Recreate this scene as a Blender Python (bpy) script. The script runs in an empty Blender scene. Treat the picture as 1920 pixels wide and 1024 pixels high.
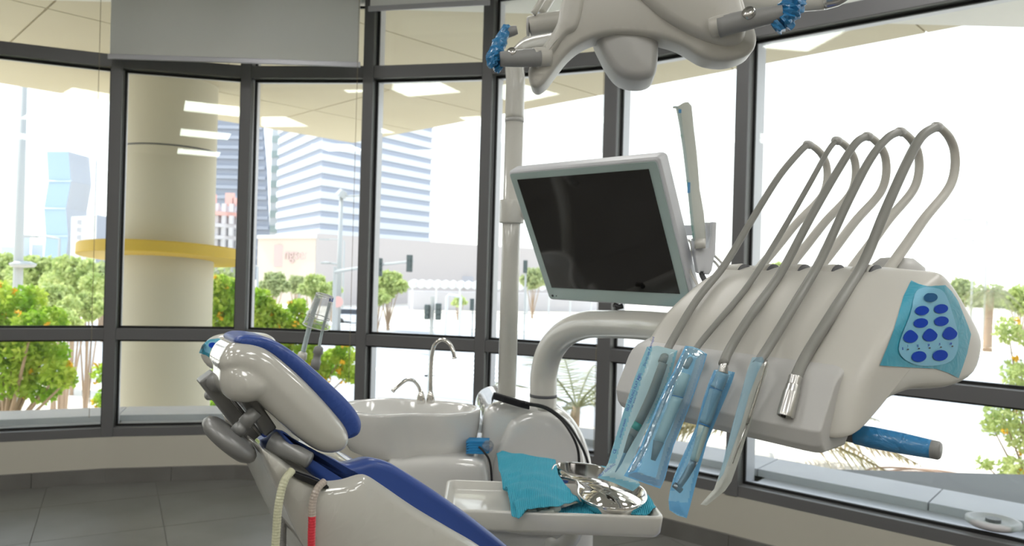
import bpy, bmesh, math, random
from mathutils import Vector as V, Matrix, Quaternion
from mathutils.bvhtree import BVHTree
random.seed(7)
sc = bpy.context.scene
COL = sc.collection
PI = math.pi
# ------------------------------------------------------------------ camera
EYE = 1.40
FPX = 1400.0
A0 = math.radians(1.6)
CR = V((math.cos(A0), 0, math.sin(A0)))
CU = V((-math.sin(A0), 0, math.cos(A0)))
CF = V((0, 1, 0))
CO = V((0, 0, EYE))
cam = bpy.data.cameras.new('camera'); camo = bpy.data.objects.new('camera', cam)
COL.objects.link(camo); sc.camera = camo
camo.matrix_world = Matrix(((CR.x, CU.x, -CF.x, 0), (CR.y, CU.y, -CF.y, 0), (CR.z, CU.z, -CF.z, EYE), (0, 0, 0, 1)))
cam.sensor_width = 36; cam.lens = 36 * FPX / 1920
cam.clip_start = 0.05; cam.clip_end = 3000
cam.dof.use_dof = True; cam.dof.focus_distance = 1.0; cam.dof.aperture_fstop = 9
# ------------------------------------------------------------------ world, sun, exposure
w = bpy.data.worlds.new('world'); sc.world = w; w.use_nodes = True
nt = w.node_tree; bg = nt.nodes['Background']
tc = nt.nodes.new('ShaderNodeTexCoord'); sx = nt.nodes.new('ShaderNodeSeparateXYZ'); cr = nt.nodes.new('ShaderNodeValToRGB')
nt.links.new(tc.outputs['Generated'], sx.inputs[0]); nt.links.new(sx.outputs['Z'], cr.inputs[0]); nt.links.new(cr.outputs[0], bg.inputs[0])
cr.color_ramp.elements[0].position = 0.0; cr.color_ramp.elements[0].color = (1.0, 0.99, 0.98, 1)
cr.color_ramp.elements[1].position = 0.9; cr.color_ramp.elements[1].color = (0.62, 0.76, 1.0, 1)
bg.inputs[1].default_value = 1.7
sun = bpy.data.lights.new('sun', 'SUN'); sun.energy = 4.2; sun.angle = 0.01; sun.color = (1, 0.96, 0.9)
suno = bpy.data.objects.new('sun', sun); COL.objects.link(suno)
suno.rotation_euler = V((-0.62, 0.30, 0.92)).to_track_quat('Z', 'Y').to_euler()
sc.view_settings.view_transform = 'Standard'; sc.view_settings.look = 'None'
sc.view_settings.exposure = 0.5; sc.view_settings.gamma = 1.0
sc.view_settings.use_curve_mapping = False
sc.cycles.max_bounces = 10; sc.cycles.transparent_max_bounces = 24
sc.cycles.sample_clamp_indirect = 6.0
# ------------------------------------------------------------------ projection helpers
def ray(px, py):
    return CF + CR * ((px - 960) / FPX) + CU * ((512 - py) / FPX)
def P(px, py, d):
    return CO + ray(px, py) * d
def Pz(px, py, z):
    r = ray(px, py); return CO + r * ((z - EYE) / r.z)
def hor(px): return 512 + math.tan(A0) * (px - 960)
class Frame:                      # an upright working plane: origin, long axis u, side axis w
    def __init__(s, O, u):
        s.O = O; s.u = V(u).normalized(); s.w = V((-s.u.y, s.u.x, 0)).normalized()
    def uz(s, px, py, off=0.0):
        D = ray(px, py); O = s.O + s.w * off
        t = (O - CO).dot(s.w) / D.dot(s.w)
        p = CO + D * t - O
        return (p.dot(s.u), p.z)
    def pt(s, u, z, w=0.0):
        return s.O + s.u * u + V((0, 0, z)) + s.w * w
    def on(s, px, py, off=0.0):
        u, z = s.uz(px, py, off); return s.pt(u, z, off)
# ------------------------------------------------------------------ materials
def mat(name, col, rough=0.5, metal=0.0, coat=0.0, emis=None, es=0.0, bump=None, noise=None, trans=0.0, ior=1.45, spec=0.5, sub=0.0):
    m = bpy.data.materials.new(name); m.use_nodes = True
    nt = m.node_tree; b = nt.nodes['Principled BSDF']
    b.inputs['Base Color'].default_value = (*col, 1); b.inputs['Roughness'].default_value = rough
    b.inputs['Metallic'].default_value = metal; b.inputs['Coat Weight'].default_value = coat
    b.inputs['Coat Roughness'].default_value = 0.06
    b.inputs['Transmission Weight'].default_value = trans; b.inputs['IOR'].default_value = ior
    b.inputs['Specular IOR Level'].default_value = spec
    if emis: b.inputs['Emission Color'].default_value = (*emis, 1); b.inputs['Emission Strength'].default_value = es
    tcn = None
    if noise or bump:
        tcn = nt.nodes.new('ShaderNodeTexCoord')
    if noise:                     # (scale, other colour, lo, hi)
        n = nt.nodes.new('ShaderNodeTexNoise'); n.inputs['Scale'].default_value = noise[0]; n.inputs['Detail'].default_value = 6
        r = nt.nodes.new('ShaderNodeValToRGB')
        r.color_ramp.elements[0].position = noise[2] if len(noise) > 2 else 0.35; r.color_ramp.elements[0].color = (*col, 1)
        r.color_ramp.elements[1].position = noise[3] if len(noise) > 3 else 0.7; r.color_ramp.elements[1].color = (*noise[1], 1)
        nt.links.new(tcn.outputs['Object'], n.inputs['Vector']); nt.links.new(n.outputs[0], r.inputs[0]); nt.links.new(r.outputs[0], b.inputs['Base Color'])
    if bump:                      # (scale, strength)
        n = nt.nodes.new('ShaderNodeTexNoise'); n.inputs['Scale'].default_value = bump[0]; n.inputs['Detail'].default_value = 4
        bp = nt.nodes.new('ShaderNodeBump'); bp.inputs['Strength'].default_value = bump[1]; bp.inputs['Distance'].default_value = 0.01
        nt.links.new(tcn.outputs['Object'], n.inputs['Vector']); nt.links.new(n.outputs[0], bp.inputs['Height']); nt.links.new(bp.outputs[0], b.inputs['Normal'])
    return m
def film(name, col, op, rough=0.15, gl=0.25, bump=None):       # clear plastic: part see-through, part coloured, glossy on top
    m = bpy.data.materials.new(name); m.use_nodes = True; nt = m.node_tree; nt.nodes.clear()
    out = nt.nodes.new('ShaderNodeOutputMaterial')
    t = nt.nodes.new('ShaderNodeBsdfTransparent'); t.inputs[0].default_value = (*[min(1, 0.78 + 0.24 * c) for c in col], 1)
    b = nt.nodes.new('ShaderNodeBsdfPrincipled'); b.inputs['Base Color'].default_value = (*col, 1); b.inputs['Roughness'].default_value = 0.5
    g = nt.nodes.new('ShaderNodeBsdfGlossy'); g.inputs['Roughness'].default_value = rough
    a = nt.nodes.new('ShaderNodeMixShader'); a.inputs[0].default_value = op
    fr = nt.nodes.new('ShaderNodeFresnel'); fr.inputs[0].default_value = 1.5
    mul = nt.nodes.new('ShaderNodeMath'); mul.operation = 'MULTIPLY_ADD'; mul.inputs[1].default_value = 0.45; mul.inputs[2].default_value = gl * 0.12
    c = nt.nodes.new('ShaderNodeMixShader')
    nt.links.new(t.outputs[0], a.inputs[1]); nt.links.new(b.outputs[0], a.inputs[2])
    nt.links.new(fr.outputs[0], mul.inputs[0]); nt.links.new(mul.outputs[0], c.inputs[0])
    nt.links.new(a.outputs[0], c.inputs[1]); nt.links.new(g.outputs[0], c.inputs[2]); nt.links.new(c.outputs[0], out.inputs[0])
    if bump:
        tcn = nt.nodes.new('ShaderNodeTexCoord'); n = nt.nodes.new('ShaderNodeTexNoise'); n.inputs['Scale'].default_value = bump[0]; n.inputs['Distortion'].default_value = 1.5
        bp = nt.nodes.new('ShaderNodeBump'); bp.inputs['Strength'].default_value = bump[1]; bp.inputs['Distance'].default_value = 0.01
        nt.links.new(tcn.outputs['Object'], n.inputs['Vector']); nt.links.new(n.outputs[0], bp.inputs['Height'])
        for nd in (b, g, fr): nt.links.new(bp.outputs[0], nd.inputs['Normal'])
    return m
def thinsheet(name, col, tr=0.45, rough=0.6):     # paper or cloth that lets some light through
    m = mat(name, col, rough); nt = m.node_tree; b = nt.nodes['Principled BSDF']; out = nt.nodes['Material Output']
    t = nt.nodes.new('ShaderNodeBsdfTranslucent'); t.inputs[0].default_value = (*col, 1)
    x = nt.nodes.new('ShaderNodeMixShader'); x.inputs[0].default_value = tr
    nt.links.new(b.outputs[0], x.inputs[1]); nt.links.new(t.outputs[0], x.inputs[2]); nt.links.new(x.outputs[0], out.inputs[0])
    return m
def glass(name, tint=(0.96, 0.98, 0.965)):
    m = bpy.data.materials.new(name); m.use_nodes = True; nt = m.node_tree; nt.nodes.clear()
    out = nt.nodes.new('ShaderNodeOutputMaterial'); t = nt.nodes.new('ShaderNodeBsdfTransparent'); t.inputs[0].default_value = (*tint, 1)
    g = nt.nodes.new('ShaderNodeBsdfGlossy'); g.inputs['Roughness'].default_value = 0.0; g.inputs[0].default_value = (0.9, 1.0, 0.93, 1)
    fr = nt.nodes.new('ShaderNodeFresnel'); fr.inputs[0].default_value = 1.5
    c = nt.nodes.new('ShaderNodeMixShader')
    nt.links.new(fr.outputs[0], c.inputs[0]); nt.links.new(t.outputs[0], c.inputs[1]); nt.links.new(g.outputs[0], c.inputs[2]); nt.links.new(c.outputs[0], out.inputs[0])
    return m
M = {}
M['white'] = mat('white_plastic', (0.57, 0.56, 0.515), 0.28, coat=0.6)
M['matt'] = mat('matt_white', (0.52, 0.505, 0.46), 0.36)
M['shell'] = mat('glossy_shell', (0.50, 0.49, 0.445), 0.16, coat=1.0)
M['ceramic'] = mat('white_ceramic', (0.66, 0.655, 0.63), 0.10, coat=1.0)
M['panelgrey'] = mat('pale_grey_plastic', (0.47, 0.465, 0.45), 0.4)
M['grey'] = mat('grey_plastic', (0.23, 0.23, 0.225), 0.4)
M['hose'] = mat('grey_rubber', (0.22, 0.218, 0.20), 0.42)
M['dark'] = mat('dark_grey', (0.10, 0.10, 0.105), 0.45)
M['arm_grey'] = mat('cast_grey', (0.22, 0.22, 0.215), 0.33, metal=0.3)
M['blue'] = mat('blue_vinyl', (0.025, 0.065, 0.27), 0.42, coat=0.15)
M['black'] = mat('black', (0.012, 0.012, 0.013), 0.4)
M['velcro'] = mat('black_fabric', (0.012, 0.012, 0.014), 0.9)
M['chrome'] = mat('chrome', (0.75, 0.73, 0.70), 0.07, metal=1)
M['steel'] = mat('brushed_steel', (0.55, 0.54, 0.52), 0.25, metal=1)
M['darksteel'] = mat('dark_steel', (0.18, 0.22, 0.25), 0.3, metal=0.8)
M['frame'] = mat('window_frame_grey', (0.125, 0.124, 0.127), 0.4)
M['alu'] = mat('anodised_aluminium', (0.50, 0.50, 0.54), 0.35, metal=0.2)
M['gasket'] = mat('gasket', (0.008, 0.008, 0.008), 0.6)
M['wall'] = mat('wall_paint', (0.50, 0.475, 0.41), 0.75, bump=(30, 0.05))
M['ceil'] = mat('ceiling_paint', (0.7, 0.69, 0.66), 0.8)
M['tile'] = mat('floor_tile', (0.145, 0.14, 0.13), 0.42, noise=(3.0, (0.185, 0.18, 0.17)))
M['tileb'] = mat('skirting_tile', (0.13, 0.125, 0.115), 0.45, noise=(4.0, (0.16, 0.155, 0.145)))
M['grout'] = mat('grout', (0.17, 0.165, 0.155), 0.8)
M['glass'] = glass('window_glass')
M['blind'] = thinsheet('blind_fabric', (0.84, 0.84, 0.83), 0.5, 0.9)
M['chain'] = mat('bead_chain', (0.25, 0.2, 0.13), 0.4)
M['lightpanel'] = mat('light_diffuser', (0.9, 0.9, 0.9), 0.5, emis=(1.0, 0.99, 0.96), es=8.5)
M['soffit'] = mat('soffit_panel', (0.55, 0.50, 0.375), 0.7, noise=(0.7, (0.51, 0.455, 0.335)))
M['column'] = mat('column_cladding', (0.50, 0.47, 0.37), 0.55)
M['yellow'] = mat('yellow_paint', (0.62, 0.42, 0.03), 0.5)
M['sand'] = mat('pale_ground', (0.72, 0.66, 0.58), 0.9, noise=(0.15, (0.62, 0.56, 0.47)))
M['road'] = mat('asphalt', (0.42, 0.42, 0.43), 0.9, noise=(0.3, (0.37, 0.37, 0.38)))
M['roadpaint'] = mat('road_paint', (0.85, 0.85, 0.85), 0.8)
M['stone'] = mat('coping_stone', (0.60, 0.60, 0.64), 0.6, noise=(5, (0.55, 0.55, 0.60)))
M['bark'] = mat('bark', (0.36, 0.26, 0.18), 0.9)
def leaf(name, c1, c2):
    m = mat(name, c1, 0.55, noise=(3.0, c2, 0.4, 0.62)); b = m.node_tree.nodes['Principled BSDF']
    nt = m.node_tree; out = nt.nodes['Material Output']; t = nt.nodes.new('ShaderNodeBsdfTranslucent')
    src = b.inputs['Base Color'].links[0].from_socket; nt.links.new(src, t.inputs[0])
    x = nt.nodes.new('ShaderNodeMixShader'); x.inputs[0].default_value = 0.45
    nt.links.new(b.outputs[0], x.inputs[1]); nt.links.new(t.outputs[0], x.inputs[2]); nt.links.new(x.outputs[0], out.inputs[0])
    return m
M['leaf'] = leaf('bright_leaves', (0.28, 0.50, 0.04), (0.58, 0.70, 0.12))
M['leaf2'] = leaf('olive_leaves', (0.36, 0.43, 0.20), (0.50, 0.55, 0.28))
M['leaf3'] = leaf('pale_leaves', (0.42, 0.52, 0.18), (0.60, 0.66, 0.28))
M['frond'] = leaf('dry_frond', (0.30, 0.22, 0.11), (0.36, 0.33, 0.16))
M['palmleaf'] = leaf('palm_leaf', (0.26, 0.28, 0.15), (0.38, 0.38, 0.24))
M['petal'] = mat('yellow_petal', (0.85, 0.5, 0.02), 0.6)
M['bib'] = None
M['cotton'] = mat('cotton', (0.75, 0.74, 0.68), 0.9)
M['monitor'] = mat('monitor_white', (0.62, 0.63, 0.66), 0.4)
M['bezel'] = mat('monitor_glass_bezel', (0.40, 0.50, 0.48), 0.15, coat=0.5)
M['screen'] = mat('screen_black', (0.010, 0.009, 0.008), 0.06, spec=0.9)
M['bluefilm'] = film('blue_barrier_film', (0.03, 0.30, 0.55), 0.82, bump=(60, 0.3))
M['bluefilm_d'] = film('deep_blue_film', (0.01, 0.20, 0.46), 0.9, bump=(60, 0.3))
M['teal'] = film('teal_film', (0.03, 0.33, 0.47), 0.9, rough=0.3, gl=0.0, bump=(40, 0.12))
M['pouch_a'] = film('clear_sterile_pouch', (0.60, 0.82, 0.88), 0.10, rough=0.10, gl=0.15, bump=(26, 0.10))
M['pouch_b'] = film('blue_sterile_pouch', (0.35, 0.70, 0.95), 0.14, rough=0.1, gl=0.15, bump=(30, 0.14))
M['backpale'] = thinsheet('pouch_back_pale', (0.68, 0.86, 0.90), 0.6)
M['backblue'] = thinsheet('pouch_back_blue', (0.46, 0.78, 0.98), 0.6)
M['paper'] = thinsheet('pouch_paper', (0.74, 0.75, 0.71), 0.5)
M['sleeve'] = film('camera_sleeve', (0.50, 0.60, 0.62), 0.85, bump=(60, 0.5))
M['keypad'] = mat('keypad_pale', (0.20, 0.46, 0.62), 0.45, spec=0.2)
M['button'] = mat('keypad_blue', (0.005, 0.05, 0.42), 0.6, spec=0.1)
M['buttong'] = mat('keypad_grey_blue', (0.02, 0.10, 0.24), 0.6, spec=0.1)
M['ink'] = mat('blue_ink', (0.02, 0.05, 0.45), 0.6)
M['cup'] = film('clear_cup', (0.75, 0.78, 0.78), 0.16, rough=0.05, gl=1.2)
M['cuprim'] = film('clear_cup_rim', (0.8, 0.83, 0.83), 0.5, rough=0.05, gl=1.2)
M['palehp'] = mat('pale_green_handpiece', (0.36, 0.46, 0.44), 0.4)
M['bluehp'] = mat('blue_grey_handpiece', (0.16, 0.30, 0.40), 0.35)
M['yhose'] = mat('yellowed_hose', (0.52, 0.52, 0.36), 0.4, coat=0.3)
M['red'] = mat('red_hose', (0.62, 0.03, 0.05), 0.4, coat=0.3)
M['chose'] = mat('clear_hose', (0.42, 0.36, 0.31), 0.35, coat=0.3)
M['bluemask'] = mat('blue_packet', (0.02, 0.22, 0.48), 0.6)
# ------------------------------------------------------------------ mesh helpers
def tag(o, label=None, cat=None, group=None, kind=None):
    if label: o['label'] = label
    if cat: o['category'] = cat
    if group: o['group'] = group
    if kind: o['kind'] = kind
    return o
def empty(name, loc, label=None, cat=None, group=None, kind=None):
    o = bpy.data.objects.new(name, None); COL.objects.link(o); o.location = loc; o.empty_display_size = 0.05
    return tag(o, label, cat, group, kind)
def wloc(p):
    v = V((0, 0, 0))
    while p is not None: v = v + p.location; p = p.parent
    return v
class MB:
    def __init__(s): s.v = []; s.f = []; s.weld = False
    def add(s, vs, fs):
        n = len(s.v); s.v += [V(a) for a in vs]; s.f += [tuple(i + n for i in f) for f in fs]; return s
    def box(s, c, ax, ay, az):    # centre and three half-axis vectors
        c, ax, ay, az = V(c), V(ax), V(ay), V(az)
        vs = [c + ax * i + ay * j + az * k for i in (-1, 1) for j in (-1, 1) for k in (-1, 1)]
        return s.add(vs, [(0, 1, 3, 2), (4, 6, 7, 5), (0, 4, 5, 1), (2, 3, 7, 6), (0, 2, 6, 4), (1, 5, 7, 3)])
    def bx(s, x0, x1, y0, y1, z0, z1):
        return s.box(((x0 + x1) / 2, (y0 + y1) / 2, (z0 + z1) / 2), ((x1 - x0) / 2, 0, 0), (0, (y1 - y0) / 2, 0), (0, 0, (z1 - z0) / 2))
    def loft(s, rings, cap=True, close=True):
        n = len(rings[0]); vs = [p for r in rings for p in r]; fs = []
        for i in range(len(rings) - 1):
            for j in range(n if close else n - 1):
                a = i * n + j; b = i * n + (j + 1) % n
                fs.append((a, b, b + n, a + n))
        if cap: fs += [tuple(range(n))[::-1], tuple((len(rings) - 1) * n + j for j in range(n))]
        return s.add(vs, fs)
    def tube(s, pts, r, seg=14, res=0, cap=True):
        pts = [V(p) for p in pts]
        if res:
            pts, r = catmull(pts, r, res)
        if not hasattr(r, '__len__'): r = [r] * len(pts)
        rings = []; N = None
        for i, p in enumerate(pts):
            T = (pts[min(i + 1, len(pts) - 1)] - pts[max(i - 1, 0)]).normalized()
            if N is None:
                N = T.orthogonal().normalized()
            else:
                N = (N - T * N.dot(T)).normalized()
            B = T.cross(N)
            rings.append([p + (N * math.cos(2 * PI * k / seg) + B * math.sin(2 * PI * k / seg)) * r[i] for k in range(seg)])
        return s.loft(rings, cap)
    def cyl(s, a, b, r, r2=None, seg=24):
        return s.tube([a, b], [r, r if r2 is None else r2], seg)
    def lathe(s, O, prof, seg=32, axis=(0, 0, 1), cap=True):   # prof: (radius, height)
        ax = V(axis).normalized(); N = ax.orthogonal().normalized(); B = ax.cross(N)
        rings = [[V(O) + ax * h + (N * math.cos(2 * PI * k / seg) + B * math.sin(2 * PI * k / seg)) * r for k in range(seg)] for r, h in prof]
        return s.loft(rings, cap)
    def prism(s, poly, d):        # polygon of 3-D points pushed along d
        n = len(poly); d = V(d)
        vs = [V(p) for p in poly] + [V(p) + d for p in poly]
        fs = [tuple(range(n)), tuple(range(2 * n - 1, n - 1, -1))] + [(i, i + n, (i + 1) % n + n, (i + 1) % n) for i in range(n)]
        return s.add(vs, fs)
    def build(s, name, m, parent=None, smooth=False, bevel=0, sub=0, seg=3, label=None, cat=None, group=None, kind=None, solid=0, ang=0.6, origin=None):
        me = bpy.data.meshes.new(name)
        if parent is not None: o0 = wloc(parent)
        elif origin is not None: o0 = V(origin)
        else:
            xs = [p.x for p in s.v]; ys = [p.y for p in s.v]; zs = [p.z for p in s.v]
            o0 = V(((min(xs) + max(xs)) / 2, (min(ys) + max(ys)) / 2, min(zs)))
        me.from_pydata([p - o0 for p in s.v], [], s.f); me.validate()
        bm = bmesh.new(); bm.from_mesh(me)
        if s.weld: bmesh.ops.remove_doubles(bm, verts=bm.verts[:], dist=2e-5)
        bmesh.ops.recalc_face_normals(bm, faces=bm.faces); bm.to_mesh(me); bm.free()
        me.materials.append(m)
        o = bpy.data.objects.new(name, me); COL.objects.link(o)
        if parent is not None: o.parent = parent
        else: o.location = o0
        if bevel:
            b = o.modifiers.new('b', 'BEVEL'); b.width = bevel; b.segments = seg; b.limit_method = 'ANGLE'; b.angle_limit = ang
        if solid:
            b = o.modifiers.new('s', 'SOLIDIFY'); b.thickness = solid; b.offset = 0
        if sub:
            b = o.modifiers.new('u', 'SUBSURF'); b.levels = sub; b.render_levels = sub
        if smooth or sub or bevel:
            for p in me.polygons: p.use_smooth = True
            if bevel and not sub:
                e = o.modifiers.new('w', 'WEIGHTED_NORMAL'); e.keep_sharp = True
        return tag(o, label, cat, group, kind)
def catmull(pts, r, res):
    n = len(pts); rr = r if hasattr(r, '__len__') else [r] * n
    out = []; ro = []
    for i in range(n - 1):
        p0, p1, p2, p3 = pts[max(i - 1, 0)], pts[i], pts[i + 1], pts[min(i + 2, n - 1)]
        for k in range(res):
            t = k / res
            out.append(0.5 * ((2 * p1) + (p2 - p0) * t + (2 * p0 - 5 * p1 + 4 * p2 - p3) * t * t + (3 * p1 - p0 - 3 * p2 + p3) * t ** 3))
            ro.append(rr[i] + (rr[i + 1] - rr[i]) * t)
    out.append(pts[-1]); ro.append(rr[-1]); return out, ro
def smooth2(poly, res=4):         # closed 2-D outline, Catmull-Rom rounded
    n = len(poly); out = []
    for i in range(n):
        p0, p1, p2, p3 = [V((*poly[(i + k) % n], 0)) for k in (-1, 0, 1, 2)]
        for k in range(res):
            t = k / res
            q = 0.5 * ((2 * p1) + (p2 - p0) * t + (2 * p0 - 5 * p1 + 4 * p2 - p3) * t * t + (3 * p1 - p0 - 3 * p2 + p3) * t ** 3)
            out.append((q.x, q.y))
    return out
def inset2(poly, d):
    n = len(poly); a = sum(poly[i][0] * poly[(i + 1) % n][1] - poly[(i + 1) % n][0] * poly[i][1] for i in range(n))
    sg = 1 if a > 0 else -1; out = []
    for i in range(n):
        x0, y0 = poly[i - 1]; x1, y1 = poly[(i + 1) % n]
        tx, ty = x1 - x0, y1 - y0; L = math.hypot(tx, ty) or 1
        out.append((poly[i][0] - ty / L * d * sg, poly[i][1] + tx / L * d * sg))
    return out
def voxel(o, vs, it):             # soft moulded look: remesh, then relax
    a = o.modifiers.new('r', 'REMESH'); a.mode = 'VOXEL'; a.voxel_size = vs; a.use_smooth_shade = True
    b = o.modifiers.new('m', 'SMOOTH'); b.iterations = it; b.factor = 0.5
    return o
def edist2(x, y, poly):
    b_ = 1e9; n = len(poly)
    for i in range(n):
        ax, ay = poly[i - 1]; bx, by = poly[i]; vx, vy = bx - ax, by - ay
        t = ((x - ax) * vx + (y - ay) * vy) / (vx * vx + vy * vy + 1e-12); t = 0 if t < 0 else 1 if t > 1 else t
        d = (x - ax - vx * t) ** 2 + (y - ay - vy * t) ** 2
        if d < b_: b_ = d
    return math.sqrt(b_)
def cutpoly(poly, step):           # triangulated-grid version of an outline
    bm = bmesh.new(); bm.faces.new([bm.verts.new((x, y, 0)) for x, y in poly])
    bmesh.ops.triangulate(bm, faces=bm.faces[:])
    for ax in (0, 1):
        lo = min(p[ax] for p in poly); hi = max(p[ax] for p in poly); k = lo + step * 0.5
        while k < hi:
            bmesh.ops.bisect_plane(bm, geom=bm.verts[:] + bm.edges[:] + bm.faces[:], dist=1e-7, plane_co=(k, 0, 0) if ax == 0 else (0, k, 0), plane_no=(1, 0, 0) if ax == 0 else (0, 1, 0)); k += step
    bm.verts.index_update()
    r = [(v.co.x, v.co.y) for v in bm.verts], [tuple(v.index for v in f.verts) for f in bm.faces]
    bm.free(); return r
def maxinset(poly, cap):           # how far each outline point can move inwards before it meets the far side
    n = len(poly); out = []
    q = inset2(poly, 1.0)
    for i in range(n):
        x, y = poly[i]; dx, dy = q[i][0] - x, q[i][1] - y; best = cap * 3
        for j in range(n):
            if j == i or (j + 1) % n == i: continue
            ax, ay = poly[j]; bx, by = poly[(j + 1) % n]; ex, ey = bx - ax, by - ay; den = dx * ey - dy * ex
            if abs(den) < 1e-12: continue
            t = ((ax - x) * ey - (ay - y) * ex) / den; u = ((ax - x) * dy - (ay - y) * dx) / den
            if t > 1e-6 and -0.001 <= u <= 1.001: best = min(best, t)
        out.append(min(cap, best * 0.42))
    for _ in range(6):
        out = [min(out[i], (out[i - 1] + out[i] * 2 + out[(i + 1) % n]) / 4) for i in range(n)]
    return out
def pillow(mb, fr, poly, w0, w1, r, steps=4, bulge=None):   # rounded slab: outline in the frame's plane, thickness along w
    n = len(poly); mi = maxinset(poly, r); q1 = inset2(poly, 1.0)
    R = bulge if bulge is not None else min(0.05, r * 2.0)
    size = max(max(p[0] for p in poly) - min(p[0] for p in poly), max(p[1] for p in poly) - min(p[1] for p in poly))
    def level(k, sgn):              # k 0..1 from side wall to face
        a = math.radians(68) * k; ins = 1 - math.cos(a)
        ww = (1 - math.sin(a) / math.sin(math.radians(68)))
        q = [(poly[i][0] + (q1[i][0] - poly[i][0]) * mi[i] * ins, poly[i][1] + (q1[i][1] - poly[i][1]) * mi[i] * ins) for i in range(n)]
        return q, ww
    rings = []; inner = None
    for k in range(steps, -1, -1):
        q, ww = level(k / steps, 1)
        if k == steps: inner = q
        rings.append([fr.pt(u, z, w0 + ww * r) for u, z in q])
    for k in range(steps + 1):
        q, ww = level(k / steps, 1)
        rings.append([fr.pt(u, z, w1 - ww * r) for u, z in q])
    mb.loft(rings, cap=False)
    vs, fs = cutpoly(inner, max(min(size / 26, R * 0.45 if R > 1e-6 else 1), 0.003))
    B = R * 0.36; ds = [edist2(x, y, inner) for x, y in vs]
    for w_, sg in ((w0, -1), (w1, 1)):
        mb.add([fr.pt(x, y, w_ + sg * (B * (1 - math.exp(-d / R)) if R > 1e-6 else 0)) for (x, y), d in zip(vs, ds)], fs)
    mb.weld = True
    return mb
class Fcam:                       # a working plane square to a horizontal direction at depth d
    pass
def hitter(objs):
    dg = bpy.context.evaluated_depsgraph_get(); vs = []; fs = []
    for o in objs:
        oe = o.evaluated_get(dg); me = oe.to_mesh(); mw = Matrix.Translation(wloc(o)); n = len(vs)
        vs += [mw @ v.co for v in me.vertices]; fs += [tuple(i + n for i in p.vertices) for p in me.polygons]; oe.to_mesh_clear()
    t = BVHTree.FromPolygons(vs, fs)
    def hit(px, py, lift=0.0):
        D = ray(px, py).normalized(); p, nn, i, dd = t.ray_cast(CO, D)
        if p is None: return None
        if nn.dot(D) > 0: nn = -nn
        return p + nn * lift
    return hit
def patch(hit, poly, lift, thick, step=6):   # sheet laid on a surface: outline in photo pixels, dropped onto the mesh
    xs = [p[0] for p in poly]; ys = [p[1] for p in poly]
    bm = bmesh.new()
    vs = [bm.verts.new((x, y, 0)) for x, y in poly]; bm.faces.new(vs)
    x = math.ceil(min(xs) / step) * step
    while x < max(xs):
        bmesh.ops.bisect_plane(bm, geom=bm.verts[:] + bm.edges[:] + bm.faces[:], plane_co=(x, 0, 0), plane_no=(1, 0, 0)); x += step
    y = math.ceil(min(ys) / step) * step
    while y < max(ys):
        bmesh.ops.bisect_plane(bm, geom=bm.verts[:] + bm.edges[:] + bm.faces[:], plane_co=(0, y, 0), plane_no=(0, 1, 0)); y += step
    bm.verts.ensure_lookup_table(); co = []
    last = None
    for v in bm.verts:
        h = hit(v.co.x, v.co.y, lift); co.append(h)
    good = [c for c in co if c is not None]
    if not good: bm.free(); return None
    md = sum((c - CO).dot(CF) for c in good) / len(good)
    mb = MB()
    vv = []
    for v, c in zip(bm.verts, co):
        vv.append(c if c is not None else P(v.co.x, v.co.y, md))
    bm.verts.index_update()
    mb.add(vv, [tuple(q.index for q in f.verts) for f in bm.faces]); bm.free()
    return mb
def crop(ox, oy, s):
    return lambda pts: [(ox + x / s, oy + y / s) for x, y in pts]
c4 = crop(1480, 490, 2.559); c5 = crop(1120, 630, 2.925); c7 = crop(820, 730, 3.482)
# ================================================================== ROOM SHELL
Z_LOW, Z_UP, Z_SILL, Z_SB, CEIL = 0.941, 2.673, 0.346, 0.289, 3.14
ML = [V(p) for p in ((-4.6, 3.55, 0), (-3.97, 4.02, 0), (-3.28, 4.43, 0), (-2.537, 4.73, 0), (-1.778, 4.90, 0), (-0.964, 4.82, 0),
                     (-0.189, 4.65, 0), (0.544, 4.33, 0), (1.155, 3.83, 0), (3.05, 2.21, 0), (3.05 + 0.8, 2.21 - 0.68, 0))]
floor = MB().bx(-5.2, 4.6, -3.2, 5.6, -0.12, -0.004).build('floor', M['grout'], kind='structure')
tm = bpy.data.meshes.new('tile'); bmt = bmesh.new(); bmesh.ops.create_cube(bmt, size=1)
for v in bmt.verts: v.co = V((v.co.x * 0.596, v.co.y * 0.596, v.co.z * 0.012))
bmt.to_mesh(tm); bmt.free(); tm.materials.append(M['tile'])
ta = math.radians(28); fl0 = wloc(floor)
def inside_room(x, y):
    if not (-4.9 < x < 4.3 and -2.9 < y): return False
    for a, b in zip(ML[:-1], ML[1:]):
        if a.x <= x <= b.x:
            return y < a.y + (b.y - a.y) * (x - a.x) / (b.x - a.x) + 0.35
    return y < 3.8 and x < -4.6 or (x > 3.8 and y < 1.7)
for i in range(-12, 13):
    for j in range(-12, 13):
        x = (i * math.cos(ta) - j * math.sin(ta)) * 0.6; y = (i * math.sin(ta) + j * math.cos(ta)) * 0.6 + 1.2
        if inside_room(x, y):
            t = bpy.data.objects.new('tile', tm); COL.objects.link(t); t.parent = floor
            t.location = V((x, y, -0.006)) - fl0; t.rotation_euler = (0, 0, ta)
MB().bx(-5.2, 4.6, -3.2, 5.0, CEIL, CEIL + 0.03).build('ceiling', M['ceil'], kind='structure')
MB().bx(-5.2, 4.6, -3.2, -3.0, 0, CEIL).build('wall_back', M['wall'], kind='structure')
MB().bx(-5.2, -5.0, -3.0, 3.6, 0, CEIL).build('wall_left', M['wall'], kind='structure')
MB().box((-4.85, 3.55, CEIL / 2), (0.25, 0, 0), (0, 0.06, 0), (0, 0, CEIL / 2)).build('wall_left_return', M['wall'], kind='structure')
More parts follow.
